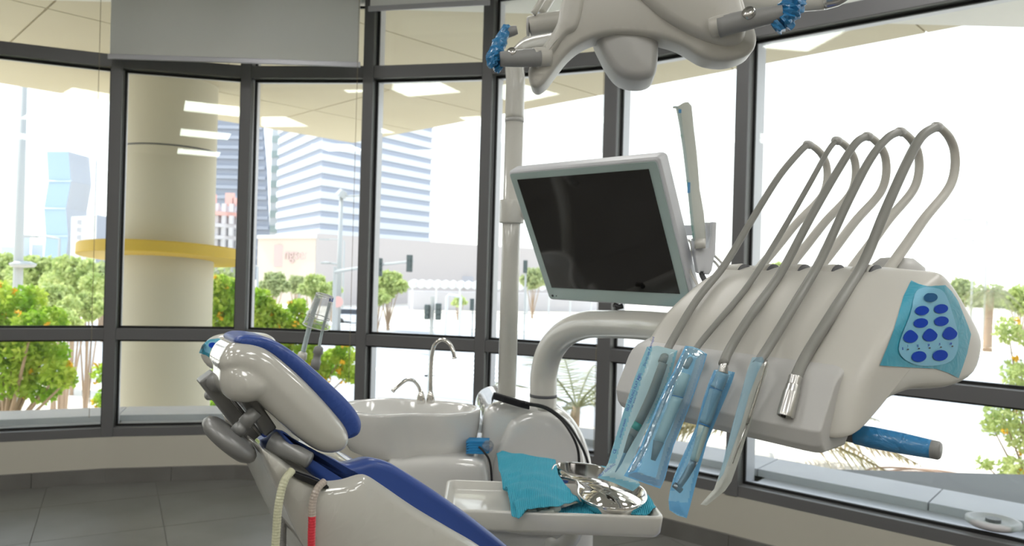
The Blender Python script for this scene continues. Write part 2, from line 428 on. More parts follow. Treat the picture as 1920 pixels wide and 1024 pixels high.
MB().bx(4.4, 4.6, -3.0, 1.6, 0, CEIL).build('wall_right', M['wall'], kind='structure')
MB().bx(3.85, 4.6, 1.5, 1.62, 0, CEIL).build('wall_right_return', M['wall'], kind='structure')
# ceiling lamps, square diffusers
for i, lx in enumerate((-3.6, -1.8, 0.0, 1.8, 3.6)):
    for j, ly in enumerate((-2.2, -0.4, 1.4, 3.0)):
        if (abs(lx) > 3 and ly > 2) or (lx == 0.0 and ly == 1.4): continue
        side = ('far left', 'left of the centre', 'in the middle', 'right of the centre', 'far right')[i]
        row = ('by the back wall', 'second from the back wall', 'third from the back wall', 'by the windows')[j]
        L = empty('ceiling_light', (lx, ly, CEIL - 0.03), 'square recessed ceiling light %s, %s' % (side, row), 'lamp', 'square ceiling lights')
        MB().bx(lx - 0.3, lx + 0.3, ly - 0.3, ly + 0.3, CEIL - 0.022, CEIL - 0.012).build('diffuser', M['lightpanel'], L)
        fm = MB()
        for a, b, c, d in ((-0.32, 0.32, -0.32, -0.3), (-0.32, 0.32, 0.3, 0.32), (-0.32, -0.3, -0.3, 0.3), (0.3, 0.32, -0.3, 0.3)):
            fm.bx(lx + a, lx + b, ly + c, ly + d, CEIL - 0.03, CEIL - 0.001)
        fm.build('lamp_frame', M['ceil'], L)
# windows: one bay per pair of mullions
UPZ = V((0, 0, 1))
def nrm(i):                        # outward normal at mullion i
    n = V((0, 0, 0))
    for k in (i - 1, i):
        if 0 <= k < len(ML) - 1:
            d = (ML[k + 1] - ML[k]).normalized(); n += V((-d.y, d.x, 0))
    return n.normalized()
wall = empty('wall_window', (0, 4.4, 0), kind='structure')
base = empty('baseboard_window', (0, 4.3, 0), kind='structure')
for i in range(len(ML) - 1):
    a, b = ML[i], ML[i + 1]; t = (b - a).normalized(); n = V((-t.y, t.x, 0)); L = (b - a).length; mid = (a + b) / 2
    W = empty('window_%d' % (i + 1), mid + V((0, 0, Z_SB)), kind='structure')
    na = nrm(i); ta_ = V((na.y, -na.x, 0)); wd = 0.034 if i != 7 else 0.042
    MB().box(a + na * 0.05 + UPZ * ((Z_SB + CEIL) / 2), ta_ * wd, na * 0.055, UPZ * ((CEIL - Z_SB) / 2)).build('mullion', M['frame'], W, bevel=0.004)
    MB().box(a + na * 0.165 + UPZ * ((Z_SB + CEIL) / 2), ta_ * 0.030, na * 0.06, UPZ * ((CEIL - Z_SB) / 2)).build('mullion_cap', M['alu'], W)
    hl = L / 2 - 0.02
    for z0, z1, nm in ((Z_SB, Z_SILL, 'sill_frame'), (Z_LOW - 0.036, Z_LOW + 0.036, 'transom'), (Z_UP - 0.04, Z_UP + 0.04, 'transom')):
        MB().box(mid + n * 0.055 + UPZ * ((z0 + z1) / 2), t * hl, n * 0.05, UPZ * ((z1 - z0) / 2)).build(nm, M['frame'], W, bevel=0.003)
        MB().box(mid + n * 0.15 + UPZ * ((z0 + z1) / 2 - (0.0 if nm == 'transom' else 0.004)), t * hl, n * 0.045, UPZ * ((z1 - z0) / 2 - 0.008)).build(nm + '_cap', M['alu'], W)
    for z0, z1 in ((Z_SILL, Z_LOW - 0.036), (Z_LOW + 0.036, Z_UP - 0.04), (Z_UP + 0.04, CEIL - 0.02)):
        g = MB().box(mid + n * 0.085 + UPZ * ((z0 + z1) / 2), t * (hl - 0.0), n * 0.006, UPZ * ((z1 - z0) / 2)).build('glass_pane', M['glass'], W)
        gk = MB(); q = 0.007
        for zz in (z0 + q, z1 - q): gk.box(mid + n * 0.07 + UPZ * zz, t * (hl - 0.018), n * 0.008, UPZ * q)
        for ss in (-1, 1): gk.box(mid + n * 0.07 + t * ss * (hl - 0.018) + UPZ * ((z0 + z1) / 2), t * q, n * 0.008, UPZ * ((z1 - z0) / 2))
        gk.build('gasket', M['gasket'], W)
    # low wall below, skirting tiles
    MB().box(mid + n * 0.11 + UPZ * (Z_SB / 2), t * (L / 2 + 0.005), n * 0.11, UPZ * (Z_SB / 2)).build('wall_segment', M['wall'], wall)
    k = max(1, round(L / 0.4))
    for q in range(k):
        c = a + t * (L * (q + 0.5) / k)
        MB().box(c - n * 0.008 + UPZ * 0.046, t * (L / k / 2 - 0.0015), n * 0.009, UPZ * 0.046).build('tile', M['tileb'], base, bevel=0.001)
# outside sill sheet and coping stones
cop = empty('coping', (0.5, 4.8, 0.2), kind='structure')
for i in range(len(ML) - 1):
    a, b = ML[i], ML[i + 1]; t = (b - a).normalized(); n = V((-t.y, t.x, 0)); L = (b - a).length; mid = (a + b) / 2
    MB().box(mid + n * 0.275 + UPZ * (Z_SILL - 0.03), t * (L / 2 + 0.05), n * 0.075, UPZ * 0.01).build('sill_sheet', M['alu'], cop)
    k = max(1, round(L / 0.75))
    na, nb = nrm(i), nrm(i + 1)
    for q in range(k):
        p0 = a + t * (L * q / k); p1 = a + t * (L * (q + 1) / k)
        n0 = na if q == 0 else n; n1 = nb if q == k - 1 else n
        g = 0.003
        poly = [p0 + n0 * 0.34 + t * g, p1 + n1 * 0.34 - t * g, p1 + n1 * 0.66 - t * g, p0 + n0 * 0.66 + t * g]
        MB().prism([p + UPZ * 0.29 for p in poly], UPZ * 0.075).build('stone', M['stone'], cop, bevel=0.004)
for i in range(len(ML) - 1):
    a, b = ML[i], ML[i + 1]; t = (b - a).normalized(); n = V((-t.y, t.x, 0)); L = (b - a).length; mid = (a + b) / 2
    MB().box(mid + n * 0.44 + UPZ * (-0.86), t * (L / 2 + 0.06), n * 0.2, UPZ * 1.149).build('plinth', M['stone'], cop)
# soffit: square grid of panels whose corner stands out over the planting
K = V((-2.33, 10.7, 0)); e1 = V((0.70, -0.714, 0)).normalized(); e2 = V((-0.70, -0.714, 0)).normalized()
SZ = EYE + 1.8
sof = MB().prism([K + UPZ * (SZ + 0.015), K + e1 * 13.5 + UPZ * (SZ + 0.015), K + e1 * 13.5 + e2 * 11 + UPZ * (SZ + 0.015), K + e2 * 11 + UPZ * (SZ + 0.015)], UPZ * 0.5).build('soffit', M['soffit'], kind='structure')
PS = 1.5
for i in range(9):
    for j in range(7):
        c = K + e1 * (PS * (i + 0.5)) + e2 * (PS * (j + 0.5))
        if c.y < 1.0 and abs(c.x) < 4: continue
        MB().box(c + UPZ * (SZ + 0.008), e1 * (PS / 2 - 0.008), e2 * (PS / 2 - 0.008), UPZ * 0.008).build('panel', M['soffit'], sof)
# column with its tilted yellow ring
CX, CY = -3.47, 7.5
clm = empty('column', (CX, CY, -2.0), 'thick round cream column outside the window with a yellow disc ring round it', 'column')
zj = EYE + 1.13
MB().lathe((CX, CY, 0), [(0.44, -2.0), (0.44, zj - 0.008)], 64).build('shaft', M['column'], clm, smooth=True, bevel=0.003)
MB().lathe((CX, CY, 0), [(0.43, zj - 0.02), (0.43, zj + 0.02)], 64).build('joint', M['dark'], clm)
MB().lathe((CX, CY, 0), [(0.44, zj + 0.008), (0.44, SZ + 0.01)], 64).build('shaft', M['column'], clm, smooth=True, bevel=0.003)
rax = V((0, 0.085, 1)).normalized()
MB().lathe((CX, CY, EYE + 0.035), [(0.43, 0), (0.79, 0), (0.80, 0.005), (0.80, 0.10), (0.79, 0.11), (0.43, 0.11)], 72, axis=rax).build('ring', M['yellow'], clm, bevel=0.003)
# roller blinds and bead chains
fb = MB(); n12 = nrm(4); bO = P(440, 60, 4.66)
bl = empty('roller_blind', P(440, 0, 4.68), 'wide pale grey roller blind pulled down over the upper glass at the left', 'blind')
bf = Frame(P(440, 60, 4.62), (0.99, 0.02, 0))
def blq(pts, m, name, par, th, off=0):
    q = [bf.uz(*p) for p in pts]
    return MB().prism([bf.pt(u, z, off) for u, z in q], bf.w * th).build(name, m, par, bevel=0.001)
q0 = bf.uz(206, 103); q1 = bf.uz(672, 124)
u0, u1, zb = q0[0], q1[0], (q0[1] + q1[1]) / 2
zt = CEIL - 0.02 - bf.O.z
def blind(u0, u1, zb, par):
    m = MB().box(bf.pt((u0 + u1) / 2, (zb + zt) / 2, 0), bf.u * ((u1 - u0) / 2), bf.w * 0.0012, UPZ * ((zt - zb) / 2)); m.build('fabric', M['blind'], par)
    MB().box(bf.pt((u0 + u1) / 2, zb - 0.012, 0), bf.u * ((u1 - u0) / 2 + 0.012), bf.w * 0.007, UPZ * 0.016).build('bottom_bar', M['alu'], par, bevel=0.004)
    MB().cyl(bf.pt(u0, zt - 0.03, 0.03), bf.pt(u1, zt - 0.03, 0.03), 0.03).build('roller', M['blind'], par, smooth=True)
blind(u0, u1, zb + 0.012, bl)
bl2 = empty('roller_blind', P(770, -20, 4.5), 'pale grey roller blind with only its bottom bar showing right of the wide blind', 'blind')
bf = Frame(P(770, 10, 4.55), (0.975, -0.22, 0))
q0 = bf.uz(694, 16); q1 = bf.uz(915, 3)
blind(q0[0], q1[0], q0[1] + 0.01, bl2)
def chain(px0, py0, px1, py1, d, label):
    a = P(px0, py0, d); b = P(px1, py1, d); b.x = (a.x + b.x) / 2; a.x = b.x; a.y = b.y = d
    a.z = CEIL - 0.01
    mb = MB(); n = int((a.z - b.z) / 0.012)
    prof = [(0.0004, -0.0035), (0.0026, -0.002), (0.0026, 0.002), (0.0004, 0.0035)]
    for k in range(n):
        mb.lathe((a.x, a.y, b.z + 0.012 * k), prof, 6, cap=False)
    mb.tube([(a.x, a.y, b.z), (a.x, a.y, a.z)], 0.0009, 4)
    mb.build('bead_chain', M['chain'], label=label, cat='chain', smooth=True)
chain(185, 200, 166, 782, 4.5, 'brown bead chain hanging down the far left window pane')
chain(670, 100, 655, 720, 4.6, 'brown bead chain hanging at the right end of the wide blind')
chain(1134, 100, 1112, 845, 4.2, 'brown bead chain hanging behind the monitor and the curved arm')
# ================================================================== OUTSIDE
GZ = -4.0
MB().box((0, 600, GZ - 0.25), (1500, 0, 0), (0, 1000, 0), (0, 0, 0.25)).build('ground', M['sand'], kind='structure')
bed = MB(); bedo = [V((-12, 3.5, 0)), V((-7.5, 8.3, 0)), V((-3.0, 10.4, 0)), V((1.0, 9.9, 0)), V((4.2, 8.0, 0)), V((9.5, 4.2, 0))]
bedi = [p + nrm(i) * 0.64 for i, p in enumerate(ML)][::-1]
bed.prism([p + UPZ * -0.6 for p in bedo + bedi], UPZ * -3.4).build('planting_bed', M['sand'], kind='structure')
def gp(pts, z, mb=None, th=0.03):
    mb = mb or MB(); q = [Pz(x, y, z) for x, y in pts]; mb.prism(q, UPZ * th); return mb
road = gp([(300, 604), (700, 614), (1100, 634), (2300, 690), (2500, 830), (1100, 800), (500, 756), (-300, 660), (-300, 606)], GZ, th=0.02).build('road', M['road'], kind='structure')
for k in range(7):
    y0 = 672 + k * 8; gp([(770 + k * 6, y0), (900 + k * 10, y0 - 9), (902 + k * 10, y0 - 5.5), (772 + k * 6, y0 + 4)], GZ + 0.02).build('road_marking', M['roadpaint'], road)
for pts in ([(700, 690), (1110, 742), (1110, 748), (700, 695)], [(690, 650), (1120, 668), (1120, 671), (690, 652)], [(1700, 762), (2000, 800), (2000, 808), (1700, 769)], [(1660, 720), (2000, 736), (2000, 741), (1660, 725)], [(90, 644), (220, 626), (220, 628), (90, 647)]):
    gp(pts, GZ + 0.02).build('road_marking', M['roadpaint'], road)
gp([(380, 604), (900, 604), (1150, 620), (1150, 630), (690, 611), (380, 609)], GZ + 0.02, th=0.15).build('median_kerb', M['roadpaint'], kind='structure')
# ---- buildings; distance haze is put into their paler colours
B = {}
B['glassblue'] = mat('tower_glass_blue', (0.34, 0.38, 0.47), 0.5)
B['spandrel'] = mat('tower_spandrel', (0.60, 0.63, 0.67), 0.6)
B['greenglass'] = mat('tower_glass_green', (0.42, 0.50, 0.47), 0.4)
B['wht'] = mat('tower_white', (0.66, 0.68, 0.68), 0.6)
B['dkglass'] = mat('tower_dark_glass', (0.30, 0.33, 0.40), 0.35)
B['dkband'] = mat('tower_dark_band', (0.36, 0.39, 0.46), 0.5)
B['conc'] = mat('raw_concrete', (0.60, 0.58, 0.60), 0.8)
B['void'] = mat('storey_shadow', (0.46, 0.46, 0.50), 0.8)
B['redp'] = mat('red_netting', (0.72, 0.42, 0.38), 0.7)
B['mall'] = mat('mall_stone_shaded', (0.50, 0.46, 0.455), 0.8, noise=(0.02, (0.48, 0.445, 0.44)))  # shaded side of the mall, shade put into a greyer stone colour
B['mall_sunlit'] = mat('mall_stone_sunlit', (0.62, 0.54, 0.47), 0.8)  # lit end of the same stone, sunlight put into the colour
B['sign'] = mat('sign_letters', (0.62, 0.46, 0.44), 0.6)
B['sky1'] = mat('twist_blue', (0.33, 0.46, 0.58), 0.3)
B['sky2'] = mat('twist_lit', (0.72, 0.76, 0.84), 0.3)  # right facets paled in colour so that they look lit
B['seam'] = mat('twist_seam', (0.50, 0.60, 0.68), 0.4)
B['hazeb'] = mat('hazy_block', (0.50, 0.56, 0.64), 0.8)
B['pole'] = mat('galvanised_pole', (0.42, 0.43, 0.42), 0.5)
B['sig'] = mat('signal_housing', (0.07, 0.09, 0.09), 0.6)
B['car'] = mat('car_white', (0.75, 0.75, 0.77), 0.3, coat=0.6)
B['carglass'] = mat('car_glass', (0.05, 0.06, 0.08), 0.1)
def gpt(px, d, z=GZ):              # ground point under a photo column at depth d
    p = P(px, 512, d); p.z = z; return p
def zrow(y, px, d): return EYE + (hor(px) - y) / FPX * d
def tower(foot, top, name, label, m1, m2, fh, bh, z0=GZ, over=0.4, lab=True):
    c = sum(foot, V((0, 0, 0))) / len(foot); c.z = z0
    T = empty(name, c, label, 'building')
    MB().prism([V((p.x, p.y, z0)) for p in foot], UPZ * (top - z0)).build('glass_core', m1, T)
    big = [c + (V((p.x, p.y, z0)) - c) * (1 + over / 20) for p in foot]
    z = z0 + fh; k = 0
    while z + bh <= top + 0.1:
        MB().prism([V((p.x, p.y, z)) for p in big], UPZ * bh).build('spandrel', m2, T); z += fh; k += 1
    return T
# striped office block, corner towards the camera
tower([gpt(598, 220), gpt(803, 262), gpt(700, 330), gpt(517, 262)], 62, 'office_tower', 'broad office tower with white and blue-grey stripes above the low mall', B['glassblue'], B['spandrel'], 3.7, 2.0)
tower([gpt(503, 370), gpt(546, 365), gpt(556, 400), gpt(512, 405)], 70, 'office_tower', 'slim white and pale green striped tower left of the broad striped one', B['wht'], B['greenglass'], 7.4, 3.4)
# tapering dark tower
T = empty('office_tower', gpt(440, 330), 'dark blue-grey glass tower with a slanting right edge behind the column', 'building')
def rr(zs, off=0): return [[V((gpt(l, 300).x, 300 + off, z)), V((gpt(r_, 300).x, 300 + off, z)), V((gpt(r_ - 12, 350).x, 350, z)), V((gpt(l, 350).x, 350, z))] for z, l, r_ in zs]
MB().loft(rr([(GZ, 360, 507), (18, 360, 503), (40, 360, 496), (75, 360, 478)])).build('glass_core', B['dkglass'], T)
for k in range(18):
    z = 4 + k * 4.0; r_ = 505 - max(0, z - 10) * 0.42
    MB().loft(rr([(z, 359.5, r_ + 0.4), (z + 1.3, 359.5, r_)], -1.2)).build('spandrel', B['dkband'], T)
# unfinished block with red netting
T = empty('building_shell', gpt(420, 180), 'unfinished concrete block with open storeys and red netting right of the column', 'building')
z = GZ; k = 0
while z < 16:
    MB().prism([V((p.x, p.y, z)) for p in (gpt(384, 178), gpt(450, 184), gpt(455, 200), gpt(384, 200))], UPZ * 0.9).build('storey_slab', B['conc'] if k != 6 else B['redp'], T)
    for px in (388, 402, 416, 430, 444):
        q = gpt(px, 181, z); MB().bx(q.x - 0.5, q.x + 0.5, q.y, q.y + 1, z + 0.9, z + 2.9).build('storey_column', B['conc'], T)
    z += 2.9; k += 1
MB().prism([V((p.x, p.y, GZ)) for p in (gpt(386, 188), gpt(450, 190), gpt(452, 198), gpt(386, 198))], UPZ * 20).build('core', B['void'], T)
for px, hh in ((392, 2.6), (426, 3.0), (440, 1.8)):
    q = gpt(px, 182, 16); MB().bx(q.x - 1, q.x + 1, q.y, q.y + 1, 15.8, 16 + hh).build('netting', B['redp'], T)
# twisting tower
TW = empty('twisting_tower', gpt(118, 520), 'pale blue faceted twisting tower far off beyond the left window', 'building')
rows = [(503, 80, 121, 141), (443, 84, 126, 146), (391, 79, 120, 150), (340, 86, 128, 158), (284, 81, 122, 153)]
for k in range(4):
    y0, a0, b0, c0 = rows[k]; y1, a1, b1, c1 = rows[k + 1]
    for nm, m, q in (('facet_left', B['sky1'], ((a0, y0, 520), (b0, y0, 512), (b1, y1, 512), (a1, y1, 520))), ('facet_right', B['sky2'], ((b0, y0, 512), (c0, y0, 540), (c1, y1 + (14 if k == 3 else 0), 540), (b1, y1, 512)))):
        vs = [V((gpt(px, d).x, d, zrow(y, px, d) - 0.0)) for px, y, d in q]
        MB().prism(vs, V((0, 25, 0))).build(nm, m, TW)
    if k:
        MB().tube([V((gpt(a0, 520).x, 519, zrow(y0, a0, 520))), V((gpt(b0, 512).x, 511, zrow(y0, b0, 512))), V((gpt(c0, 540).x, 539, zrow(y0 + 3, c0, 540)))], 0.6, 6).build('seam', B['seam'], TW)
T = empty('office_block', gpt(165, 200), 'white office block with a grey end wall at the foot of the twisting tower', 'building')
MB().prism([gpt(131, 200), gpt(178, 192), gpt(178, 215), gpt(135, 220)], UPZ * 17.2).build('wall', B['wht'], T)
MB().prism([gpt(178.2, 192), gpt(228, 210), gpt(225, 226), gpt(178.2, 215)], UPZ * 17.4).build('end_wall', B['dkband'], T)
for k in range(7):
    q = gpt(148, 196.6, GZ + 3 + k * 2); MB().bx(q.x - 0.9, q.x + 0.9, q.y, q.y + 0.6, q.z, q.z + 1.2).build('window', B['void'], T)
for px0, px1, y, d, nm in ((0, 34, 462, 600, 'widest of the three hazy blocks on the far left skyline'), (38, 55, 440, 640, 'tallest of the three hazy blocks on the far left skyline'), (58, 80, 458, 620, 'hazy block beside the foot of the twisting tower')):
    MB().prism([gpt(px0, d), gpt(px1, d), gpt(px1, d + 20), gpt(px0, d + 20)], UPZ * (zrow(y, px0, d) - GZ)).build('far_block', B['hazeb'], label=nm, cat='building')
# low mall with canopy
T = empty('shopping_mall', gpt(700, 110), 'long low stone mall with a warm lit left end below the striped tower', 'building')
cz = EYE + (502 - 441) / FPX * 106
MB().prism([gpt(482, 112), gpt(591, 105), gpt(600, 135), gpt(490, 140)], UPZ * (cz - GZ)).build('wall', B['mall_sunlit'], T)
MB().prism([gpt(591.2, 105), gpt(905, 135), gpt(1300, 175), gpt(1250, 220), gpt(600, 150)], UPZ * (cz + 0.2 - GZ)).build('wall', B['mall'], T)
MB().prism([gpt(480, 111.5), gpt(592, 104.5), gpt(592, 106), gpt(480, 113)], UPZ * 0.5).build('parapet', B['wht'], T).location.z += cz - GZ - 0.5
MB().prism([gpt(560, 107 - .6), gpt(665, 112 - .6), gpt(665, 113), gpt(560, 107.5)], UPZ * 2.6).build('glass_front', B['greenglass'], T)
for px, w_, y in ((870, 20, 533),):
    q = gpt(px, 130.5); MB().bx(q.x - 1, q.x + 1.6, q.y, q.y + 0.5, GZ + 2.6, GZ + 4.6).build('window', B['void'], T)
sx0, sy0 = 508, 472                # faint wall sign: emblem and word
q = gpt(522, 109.0, zrow(480, 522, 109)); MB().box(q, (0.7, -0.04, 0), (0, 0.1, 0), (0, 0, 1.6)).build('sign_emblem', B['sign'], T)
for wd, px, d in (('e', 508, 110.4), ('ngsen', 531, 108.4)):
    fc = bpy.data.curves.new('tmp', 'FONT'); fc.body = wd; fc.size = 2.3; fc.extrude = 0.05
    fo = bpy.data.objects.new('tmp', fc); COL.objects.link(fo); bpy.context.view_layer.update()
    me = bpy.data.meshes.new_from_object(fo.evaluated_get(bpy.context.evaluated_depsgraph_get())); bpy.data.objects.remove(fo)
    me.materials.append(B['sign']); fo = bpy.data.objects.new('sign_letters', me); COL.objects.link(fo); fo.parent = T
    fo.location = gpt(px, d, zrow(486, px, d)) - T.location; fo.rotation_euler = (PI / 2, 0, math.atan2(-7, 9.0) * 0.8)
T = empty('entrance_canopy', gpt(820, 95), 'long white scalloped canopy on posts in front of the mall', 'canopy')
a, b = gpt(766, 96), gpt(1130, 104)
t = (b - a).normalized(); za = EYE + (507 - 528) / FPX * 96
for k in range(26):
    c = a + (b - a) * ((k + 0.5) / 26); c.z = za
    MB().prism([c + t * -0.5 + UPZ * -0.6, c + t * -0.5, c + UPZ * 0.25, c + t * 0.5, c + t * 0.5 + UPZ * -0.6, c + UPZ * -0.9], V((0, 3, 0))).build('canopy_bay', B['wht'], T)
    if k % 3 == 0: MB().cyl(V((c.x, c.y + 0.3, GZ)), V((c.x, c.y + 0.3, za - 0.5)), 0.12, seg=8).build('post', B['wht'], T)
MB().prism([gpt(766, 102), gpt(1130, 110), gpt(1130, 111), gpt(766, 103)], UPZ * 2.6).build('back_wall', B['conc'], T)
# ---- street furniture
def pole(px, ytop, d, r, label, z0=GZ, heads=(), cat='lamp post', name='lamp_post'):
    b0 = gpt(px, d, z0); t0 = V((b0.x, b0.y, EYE + (hor(px) - ytop) / FPX * d))
    T = empty(name, b0, label, cat)
    MB().tube([b0, t0], [r * 1.2, r * 0.8], 12).build('post', B['pole'], T, smooth=True)
    return T, t0
T, t0 = pole(34, 150, 14, 0.085, 'thick pale lamp post with a saucer lamp beyond the far left pane', z0=-4)
q = P(40, 494, 14); MB().lathe((q.x + 0.03, q.y, q.z - 0.05), [(0.02, 0.1), (0.12, 0.09), (0.22, 0.05), (0.22, 0.02), (0.18, -0.02), (0.05, -0.03)], 24).build('saucer_lamp', B['pole'], T, smooth=True)
T, t0 = pole(636, 362, 64, 0.20, 'tall white lamp post with side arms in front of the mall')
MB().cyl(t0 + V((-0.1, 0, -0.3)), t0 + V((0.2, 0, 0.2)), 0.5, 0.35, 10).build('lamp_head', B['pole'], T)
for yy, dx in ((368, 1.6), (496, -0.9)):
    q = V((t0.x, t0.y, EYE + (503 - yy) / FPX * 64))
    MB().tube([q, q + V((dx, 0, 0.1))], 0.09, 6).build('bracket_arm', B['pole'], T)
    MB().lathe(q + V((dx * 1.3, 0, 0.1)), [(0.05, 0.12), (0.5, 0.05), (0.4, -0.1)], 10).build('lamp_head', B['pole'], T)
for i, (px, yt, d) in enumerate(((644, 452, 75), (110, 448, 50), (483, 500, 55), (1497, 405, 90), (1823, 450, 80), (1848, 415, 75), (1905, 470, 110), (1537, 430, 100))):
    T, t0 = pole(px, yt, d, 0.10, ['thin lamp post just right of the tall white lamp post', 'thin lamp post among trees at far left', 'short post right of the second mullion', 'thin street lamp seen between the unit hoses and mullion', 'thin street lamp left of the palm', 'taller street lamp against the palm', 'faint street lamp at the right picture edge', 'faint street lamp seen inside the hose loops'][i])
    MB().tube([t0, t0 + V((-1.0, 0, 0.15)), t0 + V((-1.9, 0, 0.1))], 0.07, 6).build('bracket_arm', B['pole'], T)
    MB().box(t0 + V((-2.0, 0, 0.1)), (0.5, 0, 0), (0, 0.15, 0), (0, 0, 0.08)).build('lamp_head', B['pole'], T)
def signal(px, y0, y1, d, label, post=False):
    c = P(px, (y0 + y1) / 2, d); h = (y1 - y0) / FPX * d / 2
    T = empty('traffic_signal', c, label, 'traffic light')
    MB().bx(c.x - h * 0.34, c.x + h * 0.34, c.y - 0.15, c.y + 0.15, c.z - h, c.z + h).build('housing', B['sig'], T, bevel=0.03)
    if post: MB().cyl(V((c.x + 0.05, c.y + 0.25, GZ)), V((c.x + 0.05, c.y + 0.25, c.z)), 0.08, seg=8).build('post', B['pole'], T)
    for k in (-1, 0, 1):
        MB().tube([(c.x, c.y - 0.15, c.z + k * h * 0.62), (c.x, c.y - 0.35, c.z + k * h * 0.62)], [h * 0.26, h * 0.3], 10, cap=True).build('lens_visor', B['sig'], T)
    return T
T = empty('signal_mast', gpt(628, 52), 'white traffic signal mast with a long arm across the lane', 'mast')
MB().cyl(gpt(628, 52), P(628, 500, 52), 0.12, seg=10).build('post', B['pole'], T)
MB().tube([P(628, 510, 52), P(700, 498, 50), P(775, 490, 48)], [0.13, 0.1, 0.07], 8).build('arm', B['pole'], T)
signal(711, 484, 518, 49.6, 'traffic light hanging midway on the mast arm')
signal(768, 478, 510, 47.8, 'traffic light at the outer end of the mast arm')
signal(985, 488, 512, 60, 'small distant traffic light left of the monitor', True)
T = empty('signal_post', gpt(811, 32), 'white post between two traffic lights beyond the tall tap', 'post')
MB().cyl(gpt(811, 32), P(811, 556, 32), 0.09, seg=10).build('post', B['pole'], T)
signal(801, 571, 599, 32, 'left one of the two low traffic lights beyond the tall tap')
signal(822, 569, 600, 32, 'right one of the two low traffic lights beyond the tall tap')
signal(885, 560, 582, 60, 'low traffic light by the fourth mullion', True)
MB().tube([gpt(838, 60), P(838, 557, 60), P(842, 553, 60), P(862, 556, 60), P(864, 558, 60), gpt(864, 60)], 0.12, 8).build('barrier_frame', B['wht'], label='white tubular goal-shaped frame beyond the traffic lights', cat='barrier')
T = empty('road_sign', gpt(633, 56), 'small red and white road sign near the white car', 'sign')
MB().cyl(gpt(633, 56), P(633, 562, 56), 0.08, seg=8).build('post', B['pole'], T)
MB().lathe(P(633, 566, 55.7), [(0.02, 0.0), (0.42, 0.0), (0.42, 0.06)], 16, axis=(0, -1, 0)).build('sign_plate', B['redp'], T)
def car(px, py, d, L, label, rz=0.0):
    c = gpt(px, d); T = empty('car', c, label, 'car')
    ux = V((math.cos(rz), math.sin(rz), 0)); uy = V((-ux.y, ux.x, 0))
    fr = Frame(c - uy * 0.9, ux)
    def sh(poly, name, m, w0, w1, r):
        mb = MB(); pillow(mb, fr, [(u * L / 4.5, z - 0) for u, z in poly], w0, w1, r); return mb.build(name, m, T, smooth=True)
    fr.O.z = 0
    g = GZ
    sh([(-2.2, g + .35), (-2.25, g + .75), (-2.1, g + 1.0), (-.9, g + 1.05), (1.2, g + 1.02), (2.1, g + .85), (2.25, g + .6), (2.2, g + .32)], 'car_body', B['car'], 0, 1.8, 0.12)
    sh([(-1.9, g + 1.0), (-1.5, g + 1.5), (-1.0, g + 1.62), (.3, g + 1.6), (.75, g + 1.45), (1.3, g + 1.0)], 'cabin', B['carglass'], 0.1, 1.7, 0.1)
    sh([(-1.55, g + 1.5), (-1.0, g + 1.66), (.3, g + 1.64), (.75, g + 1.48)], 'car_roof', B['car'], 0.08, 1.72, 0.05)
    for u in (-1.4, 1.4):
        for ww in (-0.02, 1.62):
            p = fr.pt(u * L / 4.5, g + 0.34, ww); MB().cyl(p, p + fr.w * 0.2, 0.34, seg=16).build('wheel', M['black'], T)
car(673, 612, 72, 4.5, 'white estate car on the road, half hidden by the third mullion', -0.12)
# ---- trees and shrubs
LEAFP = [V((-0.5, 0, 0)), V((0, -0.28, 0.06)), V((0.5, 0, 0)), V((0, 0.28, 0.06))]
def leaves(mb, c, rad, n, s, rnd, flat=1.0):
    for _ in range(n):
        while True:
            q = V((rnd.uniform(-1, 1), rnd.uniform(-1, 1), rnd.uniform(-1, 1)))
            if 0.15 < q.length < 1: break
        p = c + V((q.x * rad[0], q.y * rad[1], q.z * rad[2]))
        R = Quaternion((rnd.gauss(0, 1), rnd.gauss(0, 1), rnd.gauss(0, 1), rnd.gauss(0, 1))).normalized()
        k = s * rnd.uniform(0.6, 1.3)
        mb.add([p + R @ (a * k) for a in LEAFP], [(0, 1, 2, 3)])
def tree(name, label, cat, blobs, m, s, n, base, trunk_r, seed, flowers=0, fm=None, group=None):
    rnd = random.Random(seed); T = empty(name, base, label, cat, group)
    mb = MB(); tot = sum(b[1] ** 2 for b in blobs)
    for c, r in blobs: leaves(mb, c, (r, r, r * 0.85), int(n * r * r / tot), s, rnd)
    tag(mb.build('foliage', m, T), kind='stuff')
    st = MB()
    for c, r in blobs:
        mid = (base + c) / 2 + V((rnd.uniform(-.1, .1) * r, 0, r * 0.1))
        st.tube([base + V((rnd.uniform(-1, 1) * trunk_r, rnd.uniform(-1, 1) * trunk_r, 0)), mid, c], [trunk_r, trunk_r * 0.6, trunk_r * 0.25], 6, res=3)
    st.build('stem', M['bark'], T)
    if flowers:
        fm_ = MB()
        for _ in range(flowers):
            c, r = rnd.choice(blobs); q = V((rnd.uniform(-1, 1), -abs(rnd.uniform(0, 1)), rnd.uniform(-1, 1))).normalized() * r * 0.95
            leaves(fm_, c + q, (s * .5,) * 3, 7, s * 0.8, rnd)
        tag(fm_.build('blossom', fm or M['petal'], T), kind='stuff')
    return T
def blobs_px(lst, d):            # (px, py, radius px, depth offset)
    return [(P(x, y, d + o), r / FPX * (d + o)) for x, y, r, o in lst]
